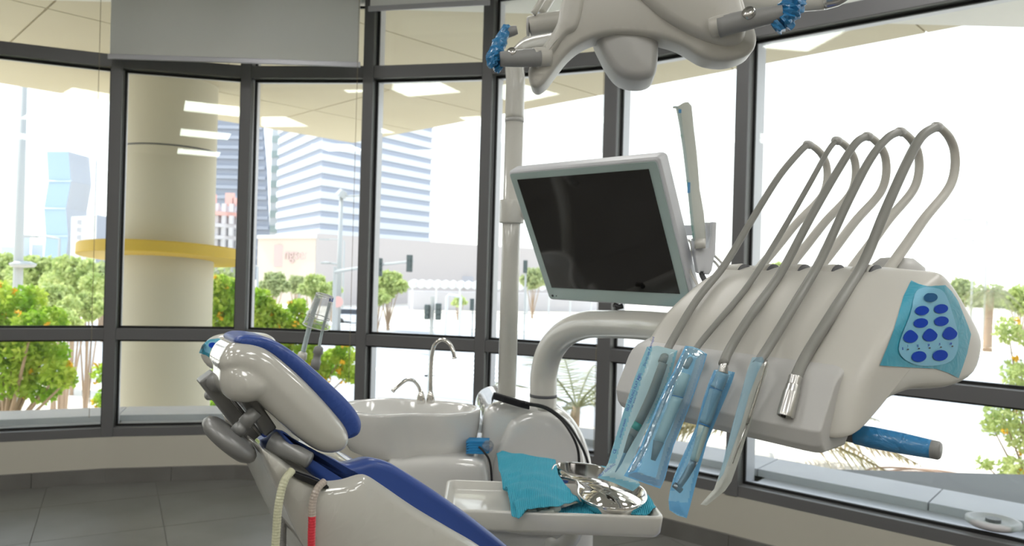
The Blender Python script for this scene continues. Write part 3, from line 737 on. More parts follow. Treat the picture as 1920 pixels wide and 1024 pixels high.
tree('flowering_shrub', 'big bright green shrub with yellow flowers outside the far left pane', 'shrub',
     blobs_px([(10, 575, 45, 0), (55, 560, 30, .3), (95, 600, 30, .2), (30, 640, 55, 0), (85, 665, 42, .2), (20, 710, 45, 0), (80, 730, 32, .1), (110, 700, 30, 0), (-40, 640, 60, 0), (-30, 560, 50, .3), (60, 610, 35, -.2), (125, 715, 18, 0)], 8.0),
     M['leaf'], 0.075, 7500, V((-5.4, 8.0, -0.6)), 0.03, 3, 26)
tree('flowering_shrub', 'small yellow-flowered shrub low between the first mullion and column', 'shrub',
     blobs_px([(195, 700, 22, 0), (212, 740, 25, 0), (190, 750, 16, 0.1), (222, 700, 20, 0)], 9.0), M['leaf'], 0.07, 700, V((-4.9, 9.0, -0.6)), 0.012, 4, 8)
tree('flowering_shrub', 'tall green shrub with yellow flowers just right of the column', 'shrub',
     blobs_px([(405, 535, 26, 0), (432, 545, 30, .3), (410, 580, 34, 0), (440, 600, 30, 0), (415, 630, 30, 0), (425, 690, 30, 0), (420, 755, 28, 0), (398, 665, 24, 0.2)], 9.3),
     M['leaf'], 0.085, 4200, V((-3.6, 9.3, -0.6)), 0.025, 5, 16)
tree('flowering_shrub', 'yellow-flowered shrub right of the second mullion behind the headrest', 'shrub',
     blobs_px([(485, 560, 24, 0), (500, 590, 34, 0), (530, 605, 32, 0), (570, 612, 26, 0), (478, 600, 24, 0), (560, 575, 18, .1), (600, 620, 20, 0), (575, 660, 30, 0), (620, 680, 30, .2), (645, 665, 24, 0), (600, 700, 22, 0), (520, 650, 30, 0), (655, 700, 22, 0), (560, 700, 22, 0)], 9.0),
     M['leaf'], 0.08, 4600, V((-2.6, 9.0, -0.6)), 0.02, 6, 30)
def gtree(px, py, w_, d, label, m, seed, n=900, s=0.5, name='tree', yy=0):
    w_ *= 1.15
    tree(name, label, 'tree', blobs_px([(px, py, w_ * .5, 0), (px - w_ * .5, py + w_ * .2, w_ * .38, 0.5), (px + w_ * .5, py + w_ * .18, w_ * .38, -.5), (px - w_ * .2, py - w_ * .3, w_ * .34, 0), (px + w_ * .25, py - w_ * .25, w_ * .34, 0.3), (px, py + w_ * .4, w_ * .4, 0)], d), m, s, n, gpt(px, d), 0.05 if d < 50 else 0.09, seed)
gtree(140, 520, 62, 30, 'pale green tree beyond the left window, nearest the first mullion', M['leaf3'], 11, 2600, 0.24)
gtree(70, 515, 56, 32, 'yellow-green tree in front of the blue twisting tower', M['leaf3'], 12, 2400, 0.25)
gtree(0, 505, 50, 42, 'pale tree at the far left edge behind the lamp post', M['leaf3'], 13, 1500, 0.36)
gtree(40, 565, 50, 24, 'pale round tree low behind the big flowering shrub', M['leaf3'], 41, 2000, 0.2)
gtree(105, 562, 46, 26, 'yellowish low tree under the blue twisting tower', M['leaf3'], 42, 1800, 0.2)
gtree(168, 572, 36, 27, 'low pale tree next to the first mullion', M['leaf3'], 43, 1500, 0.2)
gtree(195, 520, 40, 50, 'distant tree half hidden by the first mullion', M['leaf2'], 14, 1000, 0.4)
gtree(222, 540, 34, 40, 'small tree peeping out left of the column', M['leaf3'], 28, 900, 0.3)
gtree(120, 600, 34, 16, 'small loose shrub in front of the pale trees, above the transom', M['leaf3'], 15, 700, 0.14, name='shrub')
gtree(515, 530, 30, 75, 'olive tree in front of the lit mall end', M['leaf2'], 16, 1100, 0.6)
gtree(556, 532, 22, 92, 'second olive tree in front of the lit mall end, further right', M['leaf2'], 17, 900, 0.6)
gtree(590, 535, 30, 60, 'yellow-green tree left of the tall white lamp post', M['leaf3'], 18, 1100, 0.5)
gtree(625, 540, 18, 72, 'small yellow-green tree at the foot of the tall white lamp post', M['leaf3'], 19, 500, 0.45)
gtree(730, 530, 34, 66, 'bright green tree right of the third mullion', M['leaf3'], 20, 1400, 0.5)
gtree(710, 555, 22, 64, 'low round shrub at the foot of the bright green tree', M['leaf3'], 21, 500, 0.45, name='shrub')
gtree(862, 564, 14, 80, 'low shrub by the mall canopy left of the fourth mullion', M['leaf3'], 22, 300, 0.5, name='shrub')
gtree(1000, 520, 26, 90, 'distant tree between the pole and monitor', M['leaf2'], 23, 600, 0.7)
gtree(1462, 508, 24, 55, 'bright green tree behind the top of the instrument unit', M['leaf3'], 24, 900, 0.45)
gtree(1915, 560, 36, 70, 'distant round tree at the right picture edge', M['leaf3'], 25, 1000, 0.5)
gtree(1800, 540, 26, 95, 'distant tree left of the palm', M['leaf2'], 26, 700, 0.8)
tg = empty('treeline', gpt(1850, 190), kind='stuff'); tg['label'] = 'hazy green treeline on the right horizon'; tg['category'] = 'trees'
rnd = random.Random(9); mb = MB()
for k in range(26):
    px = 1430 + k * 24; leaves(mb, gpt(px, 190) + V((0, rnd.uniform(-6, 6), 2.0)), (5, 4, rnd.uniform(2.5, 5)), 90, 2.4, rnd)
for k in range(22):
    px = -40 + k * 22; leaves(mb, gpt(px, 170) + V((0, rnd.uniform(-6, 6), 2.0)), (4, 4, rnd.uniform(2.5, 5)), 80, 2.0, rnd)
tag(mb.build('foliage', M['leaf2'], tg), kind='stuff')
def palm(T, crown, R, n, seed, m, name='frond', droop=0.9, wl=0.35, az=None):
    rnd = random.Random(seed)
    for k in range(n):
        a = (2 * PI * k / n + rnd.uniform(-.2, .2)) if az is None else az[k % len(az)] + rnd.uniform(-.12, .12); el = rnd.uniform(-0.2, 1.1) if az is None else rnd.uniform(0.05, 0.5)
        dx = V((math.cos(a), math.sin(a), 0)); mb = MB(); pts = []
        for i in range(9):
            t = i / 8; pts.append(crown + dx * (R * t * math.cos(el * 0.7)) + UPZ * (R * (math.sin(el) * t - droop * t * t)))
        mb.tube(pts, [R * 0.012 * (1 - 0.7 * i / 8) for i in range(9)], 4)
        sd = dx.cross(UPZ)
        for i in range(26):
            t = 0.12 + 0.88 * i / 25; j = min(7, int(t * 8)); f_ = t * 8 - j; p = pts[j].lerp(pts[j + 1], f_); T_ = (pts[j + 1] - pts[j]).normalized()
            for s_ in (-1, 1):
                L = R * wl * math.sin(PI * min(1, t * 0.85 + 0.12)); tip = p + (sd * s_ * 0.75 + T_ * 0.7 - UPZ * rnd.uniform(0.2, 0.6)) * L
                mb.add([p, p + T_ * R * 0.02, tip], [(0, 1, 2)])
        tag(mb.build(name, m, T))
T = empty('palm_tree', gpt(1855, 62), 'date palm with grey-green fronds outside at far right', 'palm')
cr_ = P(1857, 545, 62); MB().tube([gpt(1855, 62), gpt(1856, 62, -2), cr_], [0.35, 0.3, 0.28], 10, res=3).build('trunk', M['bark'], T, smooth=True)
palm(T, cr_, 2.4, 22, 31, M['palmleaf'], droop=1.0)
T = empty('low_palm', V((2.5, 8.0, -0.6)), 'low dry palm with drooping fronds on the bed below the unit', 'palm')
palm(T, V((2.55, 8.1, -0.22)), 1.75, 15, 33, M['frond'], droop=0.38, wl=0.22, az=[-0.1, -0.45, 0.2, 3.3, 2.9, -0.75, 1.2, 1.9, 2.5, 3.6])
MB().tube([V((2.5, 8.0, -0.6)), V((2.54, 8.09, -0.2))], [0.1, 0.06], 8).build('trunk', M['bark'], T, smooth=True)
T = empty('low_palm', V((0.7, 9.3, -0.6)), 'low green palm with fronds rising behind the curved arm', 'palm')
palm(T, V((0.85, 9.3, -0.25)), 1.3, 11, 34, M['palmleaf'], droop=0.25, wl=0.3)
MB().tube([V((0.8, 9.3, -0.6)), V((0.85, 9.3, -0.24))], [0.09, 0.05], 8).build('trunk', M['bark'], T, smooth=True)
tree('flowering_shrub', 'loose leafy shrub with yellow and orange flowers at right picture edge', 'shrub',
     blobs_px([(1890, 620, 28, 0), (1915, 700, 34, 0), (1880, 780, 32, 0), (1920, 820, 34, 0), (1905, 880, 32, 0), (1860, 800, 20, .2), (1845, 870, 16, .1), (1940, 640, 30, 0), (1950, 760, 40, 0), (1900, 750, 24, 0), (1930, 900, 22, 0)], 6.6), M['leaf3'], 0.06, 2300, V((4.7, 6.6, -0.6)), 0.015, 8, 16)
T = MB(); pts = []
hc = Pz(1735, 905, -0.58)
for k in range(90):
    a = k * 2 * PI / 26; r_ = 0.33 + 0.07 * math.sin(k * 0.37); pts.append(hc + V((math.cos(a) * r_ * 1.4, math.sin(a) * r_, 0.008 + 0.0006 * k)))
T.tube(pts, 0.011, 6).build('garden_hose', mat('hose_tan', (0.40, 0.27, 0.20), 0.6), smooth=True, label='tan garden hose lying coiled on the pale ground outside at right', cat='hose')
pc = Pz(1862, 985, 0.37)
T = empty('cable_reel', pc, 'round grey reel lying on the coping at bottom right', 'reel')
MB().lathe(pc + V((0, 0, -0.005)), [(0.02, 0.0), (0.085, 0.0), (0.105, 0.012), (0.105, 0.03), (0.085, 0.034), (0.07, 0.02), (0.02, 0.02)], 40).build('rim', B['conc'], T, smooth=True)
MB().lathe(pc + V((0, 0, 0.016)), [(0.01, 0.0), (0.03, 0.0), (0.03, 0.014), (0.01, 0.014)], 16).build('hub', M['dark'], T)
# ================================================================== DENTAL UNIT (cuspidor body, pole, curved arm)
def path(pts):                     # [(px, py, d)]
    return [P(*p) for p in pts]
unit = empty('dental_unit', (0.0, 2.05, 0), 'glossy white dental water unit carrying the round bowl, tall pole and curved arm', 'dental unit')
uf = Frame(P(990, 830, 1.98), (1, 0.12, 0))
def uzs(fr, pts, off=0.0): return [fr.uz(x, y, off) for x, y in pts]
zf = -uf.O.z
o_ = uzs(uf, [(904, 800), (908, 772), (925, 757), (950, 752), (1000, 756), (1045, 763), (1075, 785), (1098, 825), (1110, 870), (1113, 930), (1113, 1040)])
o_ += [(o_[-1][0], zf + 0.3), (o_[-1][0] - 0.0, zf + 0.02), (o_[0][0] - 0.02, zf + 0.02), (o_[0][0] - 0.02, zf + 0.3)] + uzs(uf, [(884, 940), (890, 880), (900, 850)])
o_ = [(u, z) for u, z in o_]
mb = MB(); pillow(mb, uf, smooth2(o_, 3), -0.02, 0.30, 0.02, 3, bulge=0); ub = voxel(mb.build('unit_body', M['ceramic'], unit, smooth=True), 0.009, 14)
o_ = uzs(uf, [(958, 792), (985, 778), (1020, 774), (1055, 780), (1082, 805), (1096, 845), (1104, 900), (1106, 1000), (926, 1000), (922, 930), (926, 870), (942, 825)], -0.04)
mb = MB(); pillow(mb, uf, smooth2(o_, 3), -0.040, 0.06, 0.02, 3, bulge=0); voxel(mb.build('front_cover', M['ceramic'], unit, smooth=True), 0.007, 10)
# pedestal in front, low rounded block under the bowl
pf = Frame(P(860, 900, 1.84), (1, 0.0, 0))
o_ = uzs(pf, [(722, 878), (740, 868), (800, 862), (870, 862), (905, 868), (915, 890), (918, 960), (918, 1100)])
o_ += [(o_[-1][0], -pf.O.z + 0.2), (o_[-1][0], -pf.O.z + 0.02), (o_[0][0], -pf.O.z + 0.02), (o_[0][0], -pf.O.z + 0.2), (o_[0][0], -pf.O.z + 0.6)]
mb = MB(); pillow(mb, pf, smooth2(o_, 3), 0.0, 0.34, 0.02, 3, bulge=0); voxel(mb.build('pedestal', M['ceramic'], unit, smooth=True), 0.009, 12)
MB().prism([V((-0.34, 1.92, 0)), V((0.24, 1.92, 0)), V((0.24, 2.3, 0)), V((-0.34, 2.3, 0))], UPZ * 0.05).build('foot_plate', M['grey'], unit, bevel=0.01)
pl = P(950, 745, 2.08)
MB().tube([V((pl.x, pl.y, pl.z - 0.05)), V((pl.x, pl.y, EYE + 0.42))], 0.0255, 32).build('pole', M['white'], unit, smooth=True)
up = [V((pl.x, pl.y, EYE + 0.43)), V((pl.x, pl.y, EYE + 0.50)), P(958, 150, 2.08), P(966, 118, 2.08), P(985, 92, 2.06), P(1012, 78, 2.0), P(1060, 68, 1.9), P(1120, 40, 1.8), P(1160, -30, 1.72)]
up[2].x = pl.x; up[2].y = pl.y
MB().tube(up, 0.0265, 28, res=5).build('lamp_pole_bend', M['white'], unit, smooth=True)
MB().tube([V((pl.x, pl.y, EYE + 0.42)), V((pl.x, pl.y, EYE + 0.43))], 0.0268, 32).build('pole_ring', M['panelgrey'], unit, smooth=True)
# curved arm carrying the delivery head
arm = path([(1019, 765, 2.0), (1019, 740, 2.0), (1020, 700, 2.0), (1031, 660, 1.98), (1056, 628, 1.93), (1095, 610, 1.84), (1140, 608, 1.74), (1200, 610, 1.60), (1262, 616, 1.45), (1330, 622, 1.28)])
arm[0].x = arm[1].x = arm[2].x; arm[0].y = arm[1].y = arm[2].y
MB().tube(arm, [0.0365, 0.036, 0.036, 0.036, 0.035, 0.034, 0.0325, 0.031, 0.030, 0.029], 36, res=6).build('curved_arm', M['white'], unit, smooth=True)
MB().tube([arm[1] + UPZ * 0.002, arm[1] - UPZ * 0.006], 0.0368, 36).build('arm_ring', M['dark'], unit, smooth=True)
# black strap and cables over the body
strap = path([(922, 752, 1.97), (926, 742, 1.95), (945, 748, 1.93), (975, 757, 1.93), (992, 761, 1.94)])
sm = MB()
for i in range(len(strap) - 1):
    a, b = strap[i], strap[i + 1]; sm.box((a + b) / 2, (b - a) * 0.56, V((0, 0.012, 0)), UPZ * 0.0085)
sm.build('cable_strap', M['velcro'], label='black fabric strap around the foot of the pole', cat='strap', bevel=0.003)
for k, (pts, lb) in enumerate((([(985, 758, 1.93), (1020, 765, 1.93), (1050, 785, 1.92), (1072, 815, 1.9), (1084, 845, 1.9), (1086, 880, 1.9)], 'black cable from the strap, inner of the two'),
                 ([(985, 756, 1.92), (1025, 764, 1.91), (1060, 790, 1.89), (1084, 825, 1.88), (1100, 860, 1.88), (1108, 900, 1.88)], 'black cable from the strap, outer of the two'))):
    MB().tube(path(pts), 0.0035, 8, res=6).build('cable', M['black'], smooth=True, label=lb, cat='cable')
MB().tube(path([(898, 838, 1.88), (908, 848, 1.87), (918, 865, 1.87), (922, 900, 1.87), (922, 960, 1.87)]), 0.0028, 8, res=6).build('cable', M['black'], smooth=True, label='short black cable hanging from the blue packet', cat='cable')
# blue packet
mb = MB()
for k in range(5):
    c = P(896, 826 + k * 5, 1.905 - k * 0.003); mb.box(c, (0.026, 0, 0), (0, 0.02, 0), (0.004, 0, 0.003))
mb.build('mask_packet', M['bluemask'], label='folded blue packet tucked between bowl and white body', cat='packet', bevel=0.001)
mb = MB(); mb.lathe(P(914, 838, 1.885), [(0.003, -0.018), (0.013, -0.012), (0.016, 0.0), (0.012, 0.012), (0.004, 0.018)], 9, axis=(0.4, -0.3, 0.8)); mb.build('plastic_wrap', M['cup'], label='crumpled clear plastic wrap on the blue packet', cat='wrapper')
# ------------------------------------------------------------------ cuspidor bowl
zr = EYE - 0.361
bc = V((-0.265, 1.975, zr))
def plan(sx, sy, n=72):            # figure-eight-like plan, waist in the front edge
    out = []
    for k in range(n):
        a = 2 * PI * k / n; c, s = math.cos(a), math.sin(a)
        x = c * 0.192; y = s * 0.118
        if c < 0: y *= 1 + 0.20 * math.sin(PI * min(1, -c * 1.05)) * 1.0
        if s < 0: y *= 1 - 0.16 * math.exp(-((x - 0.04) / 0.05) ** 2)
        out.append((x * sx, y * sy))
    return out
bowl = empty('cuspidor_bowl', bc + V((0.02, 0, -0.16)), 'white ceramic spittoon bowl with waisted rim, mounted beside the pole', 'basin')
def bring(sx, sy, z, dx=0.0, dy=0.0): return [bc + V((x + dx, y + dy, z)) for x, y in plan(sx, sy)]
prof = [(0.45, 0.45, -0.125, 0.02, 0.0), (0.74, 0.74, -0.123, 0.018, 0.0), (0.85, 0.85, -0.112, 0.012, 0.0), (0.93, 0.92, -0.08, 0.006, 0.0), (0.985, 0.98, -0.03, 0.002, 0), (1.0, 1.0, -0.006, 0, 0), (0.995, 0.99, 0.0, 0, 0), (0.94, 0.90, 0.0, 0, 0), (0.92, 0.87, -0.006, 0, 0), (0.86, 0.80, -0.03, 0, 0), (0.6, 0.55, -0.07, 0, 0), (0.25, 0.22, -0.085, 0, 0)]
MB().loft([bring(*p) for p in prof]).build('basin', M['ceramic'], bowl, smooth=True)
MB().lathe(bc + V((-0.02, 0, -0.086)), [(0.002, 0.003), (0.018, 0.003), (0.02, 0.0)], 20).build('drain', M['steel'], bowl, smooth=True)
def tap(basepx, pts, d, r, name):
    b = P(*basepx, d); t = empty(name, b, {'cup_filler_tap': 'tall chrome swan-neck cup filler tap standing on the bowl rim', 'bowl_rinse_tap': 'short bent chrome rinse tap left of the tall one on the bowl'}[name], 'tap')
    MB().lathe(b, [(0.0105, 0), (0.0115, 0.003), (0.0115, 0.012), (0.010, 0.022), (0.0065, 0.031), (0.0045, 0.034)], 24).build('tap_base', M['chrome'], t, smooth=True)
    pp = [P(x, y, d - o) for x, y, o in pts]
    MB().tube([b + UPZ * 0.03] + pp, r, 18, res=7).build('spout', M['chrome'], t, smooth=True); sp_ = t.children[-1]
    MB().tube([pp[-1], pp[-1] + (pp[-1] - pp[-2]).normalized() * 0.004], r * 1.25, 16).build('nozzle', M['chrome'], sp_, smooth=True)
tap((807, 756), [(808, 700, 0), (810, 668, 0), (815, 647, 0), (829, 637, .005), (843, 645, .01), (850, 660, .015), (852, 670, .015)], 1.99, 0.0052, 'cup_filler_tap')
tap((789, 757), [(789, 740, 0), (785, 725, 0), (775, 714, .01), (762, 713, .02), (750, 721, .03), (738, 732, .04)], 1.98, 0.0048, 'bowl_rinse_tap')
# ------------------------------------------------------------------ assistant's arm with film-wrapped keypad
af = Frame(P(420, 665, 1.62), (0.98, -0.2, 0))
aa = empty('assistant_arm', P(440, 700, 1.70), "white assistant's console with a film-covered keypad behind the headrest", 'console')
o_ = smooth2(uzs(af, [(366, 668), (372, 645), (392, 630), (425, 628), (458, 633), (474, 650), (474, 690), (455, 700), (425, 701), (385, 694)]), 4)
mb = MB(); pillow(mb, af, o_, 0, 0.12, 0.03, 5); con = mb.build('console_body', M['white'], aa, smooth=True)
bpy.context.view_layer.update()
hit = hitter([con])
mb = patch(hit, [(373, 662), (379, 647), (393, 637), (410, 635), (440, 646), (456, 660), (446, 684), (425, 682), (405, 677), (387, 666)], 0.0012, 0, 5)
kf = mb.build('keypad_film', M['teal'], aa, smooth=True)
mb = patch(hit, [(382, 652), (395, 641), (412, 640), (438, 652), (430, 672), (405, 668), (386, 660)], 0.0018, 0, 5)
kpa = mb.build('keypad', M['keypad'], aa, smooth=True)
for i, (x, y) in enumerate(((400, 648), (423, 656))):
    mb = patch(hit, [(x + 7.5 * math.cos(k * PI / 8), y + 5 * math.sin(k * PI / 8)) for k in range(16)], 0.0026, 0, 20); mb.build('button', M['button'], kpa, smooth=True)
MB().tube(path([(399, 741, 1.66), (425, 742, 1.62), (445, 743, 1.6)]), [0.011, 0.011, 0.011], 20).build('grip', M['bluefilm_d'], aa, smooth=True)
MB().tube(path([(392, 741, 1.67), (402, 741, 1.655)]), 0.0115, 20).build('grip_cap', M['grey'], aa, smooth=True)
MB().tube(path([(462, 690, 1.72), (520, 790, 1.78), (600, 890, 1.9), (700, 925, 2.0), (780, 935, 2.05)]), 0.02, 20, res=5).build('console_link', M['white'], aa, smooth=True)
MB().tube(path([(500, 700, 1.66), (480, 720, 1.64), (440, 742, 1.61)]), 0.012, 12, res=4).build('grip_bracket', M['grey'], aa, smooth=True)
# suction tips with plastic cup over them
for nm, pts, r, m, lb in (('suction_tube', [(568, 662, 1.70), (577, 625, 1.70), (588, 585, 1.70), (597, 560, 1.70)], 0.0055, 'sleeve', 'thick translucent suction tube under the upturned cup'),
                      ('saliva_ejector', [(598, 652, 1.69), (604, 622, 1.69), (612, 592, 1.69), (618, 568, 1.69)], 0.0033, 'sleeve', 'thin clear saliva ejector tube under the upturned cup')):
    T = empty(nm, P(*pts[0]), lb, 'tube')
    MB().tube(path(pts), r, 14, res=4).build('tube_wall', M[m], T, smooth=True)
    a = P(*pts[0]); dr = (P(*pts[1]) - a).normalized()
    MB().lathe(a - dr * 0.05, [(0.010, 0.0), (0.011, 0.02), (0.0085, 0.022), (0.0085, 0.035), (0.0115, 0.037), (0.010, 0.05), (0.0065, 0.053)], 18, axis=dr).build('holder', M['grey'] if nm == 'saliva_ejector' else M['white'], T, smooth=True)
    if nm == 'saliva_ejector':
        MB().tube([P(620.5, 564, 1.69) - dr * 0.002, P(622, 558, 1.69)], 0.0045, 12).build('tip', M['button'], T, smooth=True)
ct = P(609, 554, 1.69); cb = P(592, 612, 1.695); ax = (ct - cb).normalized()
L = (ct - cb).length; mb = MB(); pr = []
for k in range(17):
    t = k / 16; pr.append((0.029 - 0.0095 * t + (0.0006 if k % 2 else 0), L * t))
cup = empty('plastic_cup', cb, 'clear ribbed plastic cup upside down over the suction tubes', 'cup')
MB().lathe(cb, pr + [(0.019, L)], 40, axis=ax, cap=False).build('cup_wall', M['cup'], cup, smooth=True)
MB().lathe(ct, [(0.0, -0.001), (0.016, -0.001), (0.0195, 0.0)], 40, axis=ax, cap=False).build('cup_base', M['cup'], cup, smooth=True)
for rr_, hh in ((0.0295, 0.0), (0.0255, 0.022), (0.0197, L)):
    pts = []; N = ax.orthogonal().normalized(); Bb = ax.cross(N)
    for k in range(41): pts.append(cb + ax * hh + (N * math.cos(2 * PI * k / 40) + Bb * math.sin(2 * PI * k / 40)) * rr_)
    MB().tube(pts, 0.0012, 8).build('rim', M['cuprim'], cup, smooth=True)
# ================================================================== CHAIR
cf = Frame(P(560, 740, 0.95), (0.852, 0.524, 0))
chair = empty('dental_chair', V((0.05, 1.45, 0)), 'tilted dental patient chair with royal blue cushions and glossy grey-white shell', 'dental chair')
def cpil(pts, w0, w1, r, name, m, res=4, parent=None, off=0.0, sm_=True):
    q = uzs(cf, pts, off); q = smooth2(q, res) if sm_ else q
    mb = MB(); pillow(mb, cf, q, w0, w1, r, 5); return mb.build(name, m, parent or chair, smooth=True)
# headrest
hs_ = MB(); pillow(hs_, cf, smooth2(uzs(cf, [(416, 690), (422, 664), (440, 646), (470, 643), (505, 655), (548, 688), (590, 728), (630, 772), (655, 805), (661, 828), (650, 848), (625, 855), (598, 848), (565, 826), (530, 795), (500, 768), (470, 735), (450, 712)]), 4), 0.0, 0.10, 0.018, 5)
pillow(hs_, cf, smooth2(uzs(cf, [(417, 715), (422, 690), (450, 680), (490, 694), (518, 722), (506, 745), (482, 758), (455, 760), (432, 752), (420, 735)]), 4), -0.004, 0.09, 0.026, 5)
voxel(hs_.build('headrest_shell', M['shell'], chair, smooth=True), 0.0030, 7)
cpil([(444, 643), (452, 633), (475, 630), (515, 638), (562, 666), (615, 712), (660, 755), (682, 785), (686, 805), (678, 822), (655, 828), (645, 805), (622, 778), (582, 734), (542, 695), (503, 664), (465, 655)], 0.009, 0.094, 0.012, 'headrest_cushion', M['blue'])
# steel-grey carrier of the headrest: two bars, cross barrel, knob, lower bracket
def bar(a, b, w0, w1, th, name, m='arm_grey'):
    pa, pb = cf.uz(*a), cf.uz(*b); dx, dz = pb[0] - pa[0], pb[1] - pa[1]; L = math.hypot(dx, dz); nx, nz = -dz / L * th / 2, dx / L * th / 2
    poly = [(pa[0] + nx, pa[1] + nz), (pb[0] + nx, pb[1] + nz), (pb[0] - nx, pb[1] - nz), (pa[0] - nx, pa[1] - nz)]
    MB().prism([cf.pt(u, z, w0) for u, z in poly], cf.w * (w1 - w0)).build(name, M[m], chair, bevel=0.003)
bar((408, 722), (505, 848), 0.075, 0.105, 0.022, 'headrest_bar')
bar((470, 742), (528, 826), 0.05, 0.07, 0.018, 'headrest_bar')
bar((440, 745), (516, 838), 0.07, 0.13, 0.006, 'slide_rail', 'steel')
def cpt(px, py, w_): u, z = cf.uz(px, py, w_); return cf.pt(u, z, w_)
MB().lathe(cpt(578, 863, 0.0), [(0.0, -0.002), (0.0095, -0.002), (0.0106, 0.0), (0.0112, 0.02), (0.0135, 0.035), (0.0135, 0.055), (0.0, 0.056)], 28, axis=(cpt(520, 832, 0.03) - cpt(578, 863, 0.0))).build('cross_barrel', M['arm_grey'], chair, smooth=True)
MB().tube([cpt(408, 716, 0.06), cpt(408, 716, 0.15)], 0.0135, 24).build('top_pivot', M['arm_grey'], chair, smooth=True)
ka = (CR * 0.636 + CU * 0.732 + CF * 0.25).normalized()
MB().lathe(cpt(429, 826, 0.03), [(0.0, -0.010), (0.032, -0.009), (0.039, -0.004), (0.041, 0.001), (0.039, 0.007), (0.033, 0.011), (0.0, 0.013)], 48, axis=ka).build('clamp_knob', M['arm_grey'], chair, smooth=True)
MB().lathe(cpt(429, 826, 0.03) + ka * 0.012, [(0.009, 0.0), (0.009, 0.010), (0.0078, 0.011), (0.0078, 0.014), (0.0092, 0.015), (0.0092, 0.036)], 24, axis=ka).build('knob_stem', M['arm_grey'], chair, smooth=True)
bar((548, 850), (590, 925), 0.022, 0.07, 0.034, 'mast_bracket')
# backrest
cpil([(488, 842), (505, 848), (530, 862), (560, 882), (600, 898), (622, 897), (645, 894), (677, 885), (697, 888), (727, 907), (785, 947), (850, 986), (910, 1022), (990, 1085), (1080, 1170), (1120, 1260), (1040, 1330), (880, 1330), (740, 1250), (640, 1150), (575, 1030), (540, 955), (510, 895)], 0.0, 0.25, 0.028, 'backrest_shell', M['shell'])
bq_ = smooth2(uzs(cf, [(600, 905), (575, 880), (545, 840), (532, 815), (545, 818), (575, 843), (600, 853), (631, 864), (655, 876), (681, 872), (706, 866), (735, 872), (765, 888), (830, 930), (905, 984), (985, 1050), (1090, 1150), (1105, 1190), (1065, 1190), (966, 1112), (881, 1046), (826, 1013), (761, 973), (708, 937), (688, 917), (672, 914), (645, 922), (618, 924)]), 3)
mi_ = maxinset(bq_, 0.012); qi_ = inset2(bq_, 1.0)
def bring_(w_, k, dz): return [cf.pt(u + (qi_[i][0] - u) * mi_[i] * k, z + (qi_[i][1] - z) * mi_[i] * k + dz, w_) for i, (u, z) in enumerate(bq_)]
MB().loft([bring_(*q) for q in ((0.010, 0.95, 0), (0.0108, 0.6, 0), (0.013, 0.3, 0), (0.018, 0.08, 0), (0.024, 0, 0), (0.05, 0, -0.004), (0.09, 0, -0.022), (0.13, 0, -0.034), (0.17, 0, -0.036), (0.21, 0, -0.030), (0.228, 0, -0.03), (0.236, 0.3, -0.03), (0.240, 0.9, -0.03))]).build('backrest_cushion', M['blue'], chair, smooth=True)
sl = uzs(cf, [(548, 884), (575, 893), (612, 908), (610, 916), (575, 905), (550, 893)])
mb = MB(); pillow(mb, cf, smooth2(sl, 3), -0.004, 0.05, 0.001, 2, bulge=0); mb.build('mast_slot', M['black'], chair, smooth=True)
# faint red hose reflection marks are left to the renderer; raised emblem on the shell
MB().tube([cpt(630, 990, -0.001), cpt(628, 978, -0.001), cpt(640, 992, -0.001), cpt(637, 980, -0.001)], 0.0008, 6).build('emblem', M['white'], chair, smooth=True)
# seat, base
u0_, z0_ = cf.uz(1100, 1180)
seat = [(u0_ - 0.02, -0.46 - 0.0), (u0_ + 0.20, -0.50), (u0_ + 0.55, -0.46), (u0_ + 0.95, -0.50), (u0_ + 0.97, -0.54), (u0_ + 0.55, -0.53), (u0_ + 0.2, -0.57), (u0_ - 0.03, -0.55)]
seat = [(u, z + EYE - cf.O.z - 0.213 - 0.10 * max(0, u - u0_ - 0.12)) for u, z in seat]
mb = MB(); pillow(mb, cf, smooth2(seat, 4), 0.0, 0.46, 0.025, 5); mb.build('seat_cushion', M['blue'], chair, smooth=True)
sh = [(u, z - 0.075) for u, z in seat]
mb = MB(); pillow(mb, cf, smooth2([(u, z) for u, z in sh], 4), 0.02, 0.44, 0.03, 5); mb.build('seat_shell', M['shell'], chair, smooth=True)
bc_ = cf.pt(u0_ + 0.2, 0, 0.23); 
MB().loft([[V((bc_.x + math.cos(a) * rx - 0.0, bc_.y + math.sin(a) * rx * 0.8, z)) for a in [2 * PI * k / 32 for k in range(32)]] for rx, z in ((0.30, 0.0), (0.30, 0.05), (0.2, 0.10), (0.13, 0.25), (0.13, 0.62), (0.18, 0.76))]).build('base_column', M['shell'], chair, smooth=True)
# ringed hoses hanging from the backrest
def hose(pts, r, name, m, label, m2=None, split=0.0):
    T = empty(name, pts[-1], label, 'hose')
    q, _ = catmull(pts, 0, 14)
    n = len(q); cutk = int(n * split)
    def rib(seg): return [r * (1.0 if i % 2 else 0.93) for i in range(len(seg))]
    # resample evenly so that the rings are regular
    acc = [0]; 
    for i in range(1, n): acc.append(acc[-1] + (q[i] - q[i - 1]).length)
    tot = acc[-1]; k = int(tot / 0.0018); ev = []; j = 0
    for i in range(k + 1):
        s_ = tot * i / k
        while j < n - 2 and acc[j + 1] < s_: j += 1
        f_ = (s_ - acc[j]) / max(1e-9, acc[j + 1] - acc[j]); ev.append(q[j].lerp(q[j + 1], f_))
    c_ = int(len(ev) * split) if m2 else len(ev) - 1
    MB().tube(ev[:c_ + 1], rib(ev[:c_ + 1]), 14).build('hose_wall', m, T)
    if m2: MB().tube(ev[c_:], rib(ev[c_:]), 14).build('hose_wall', m2, T)['label'] = 'red lower length of the hose'
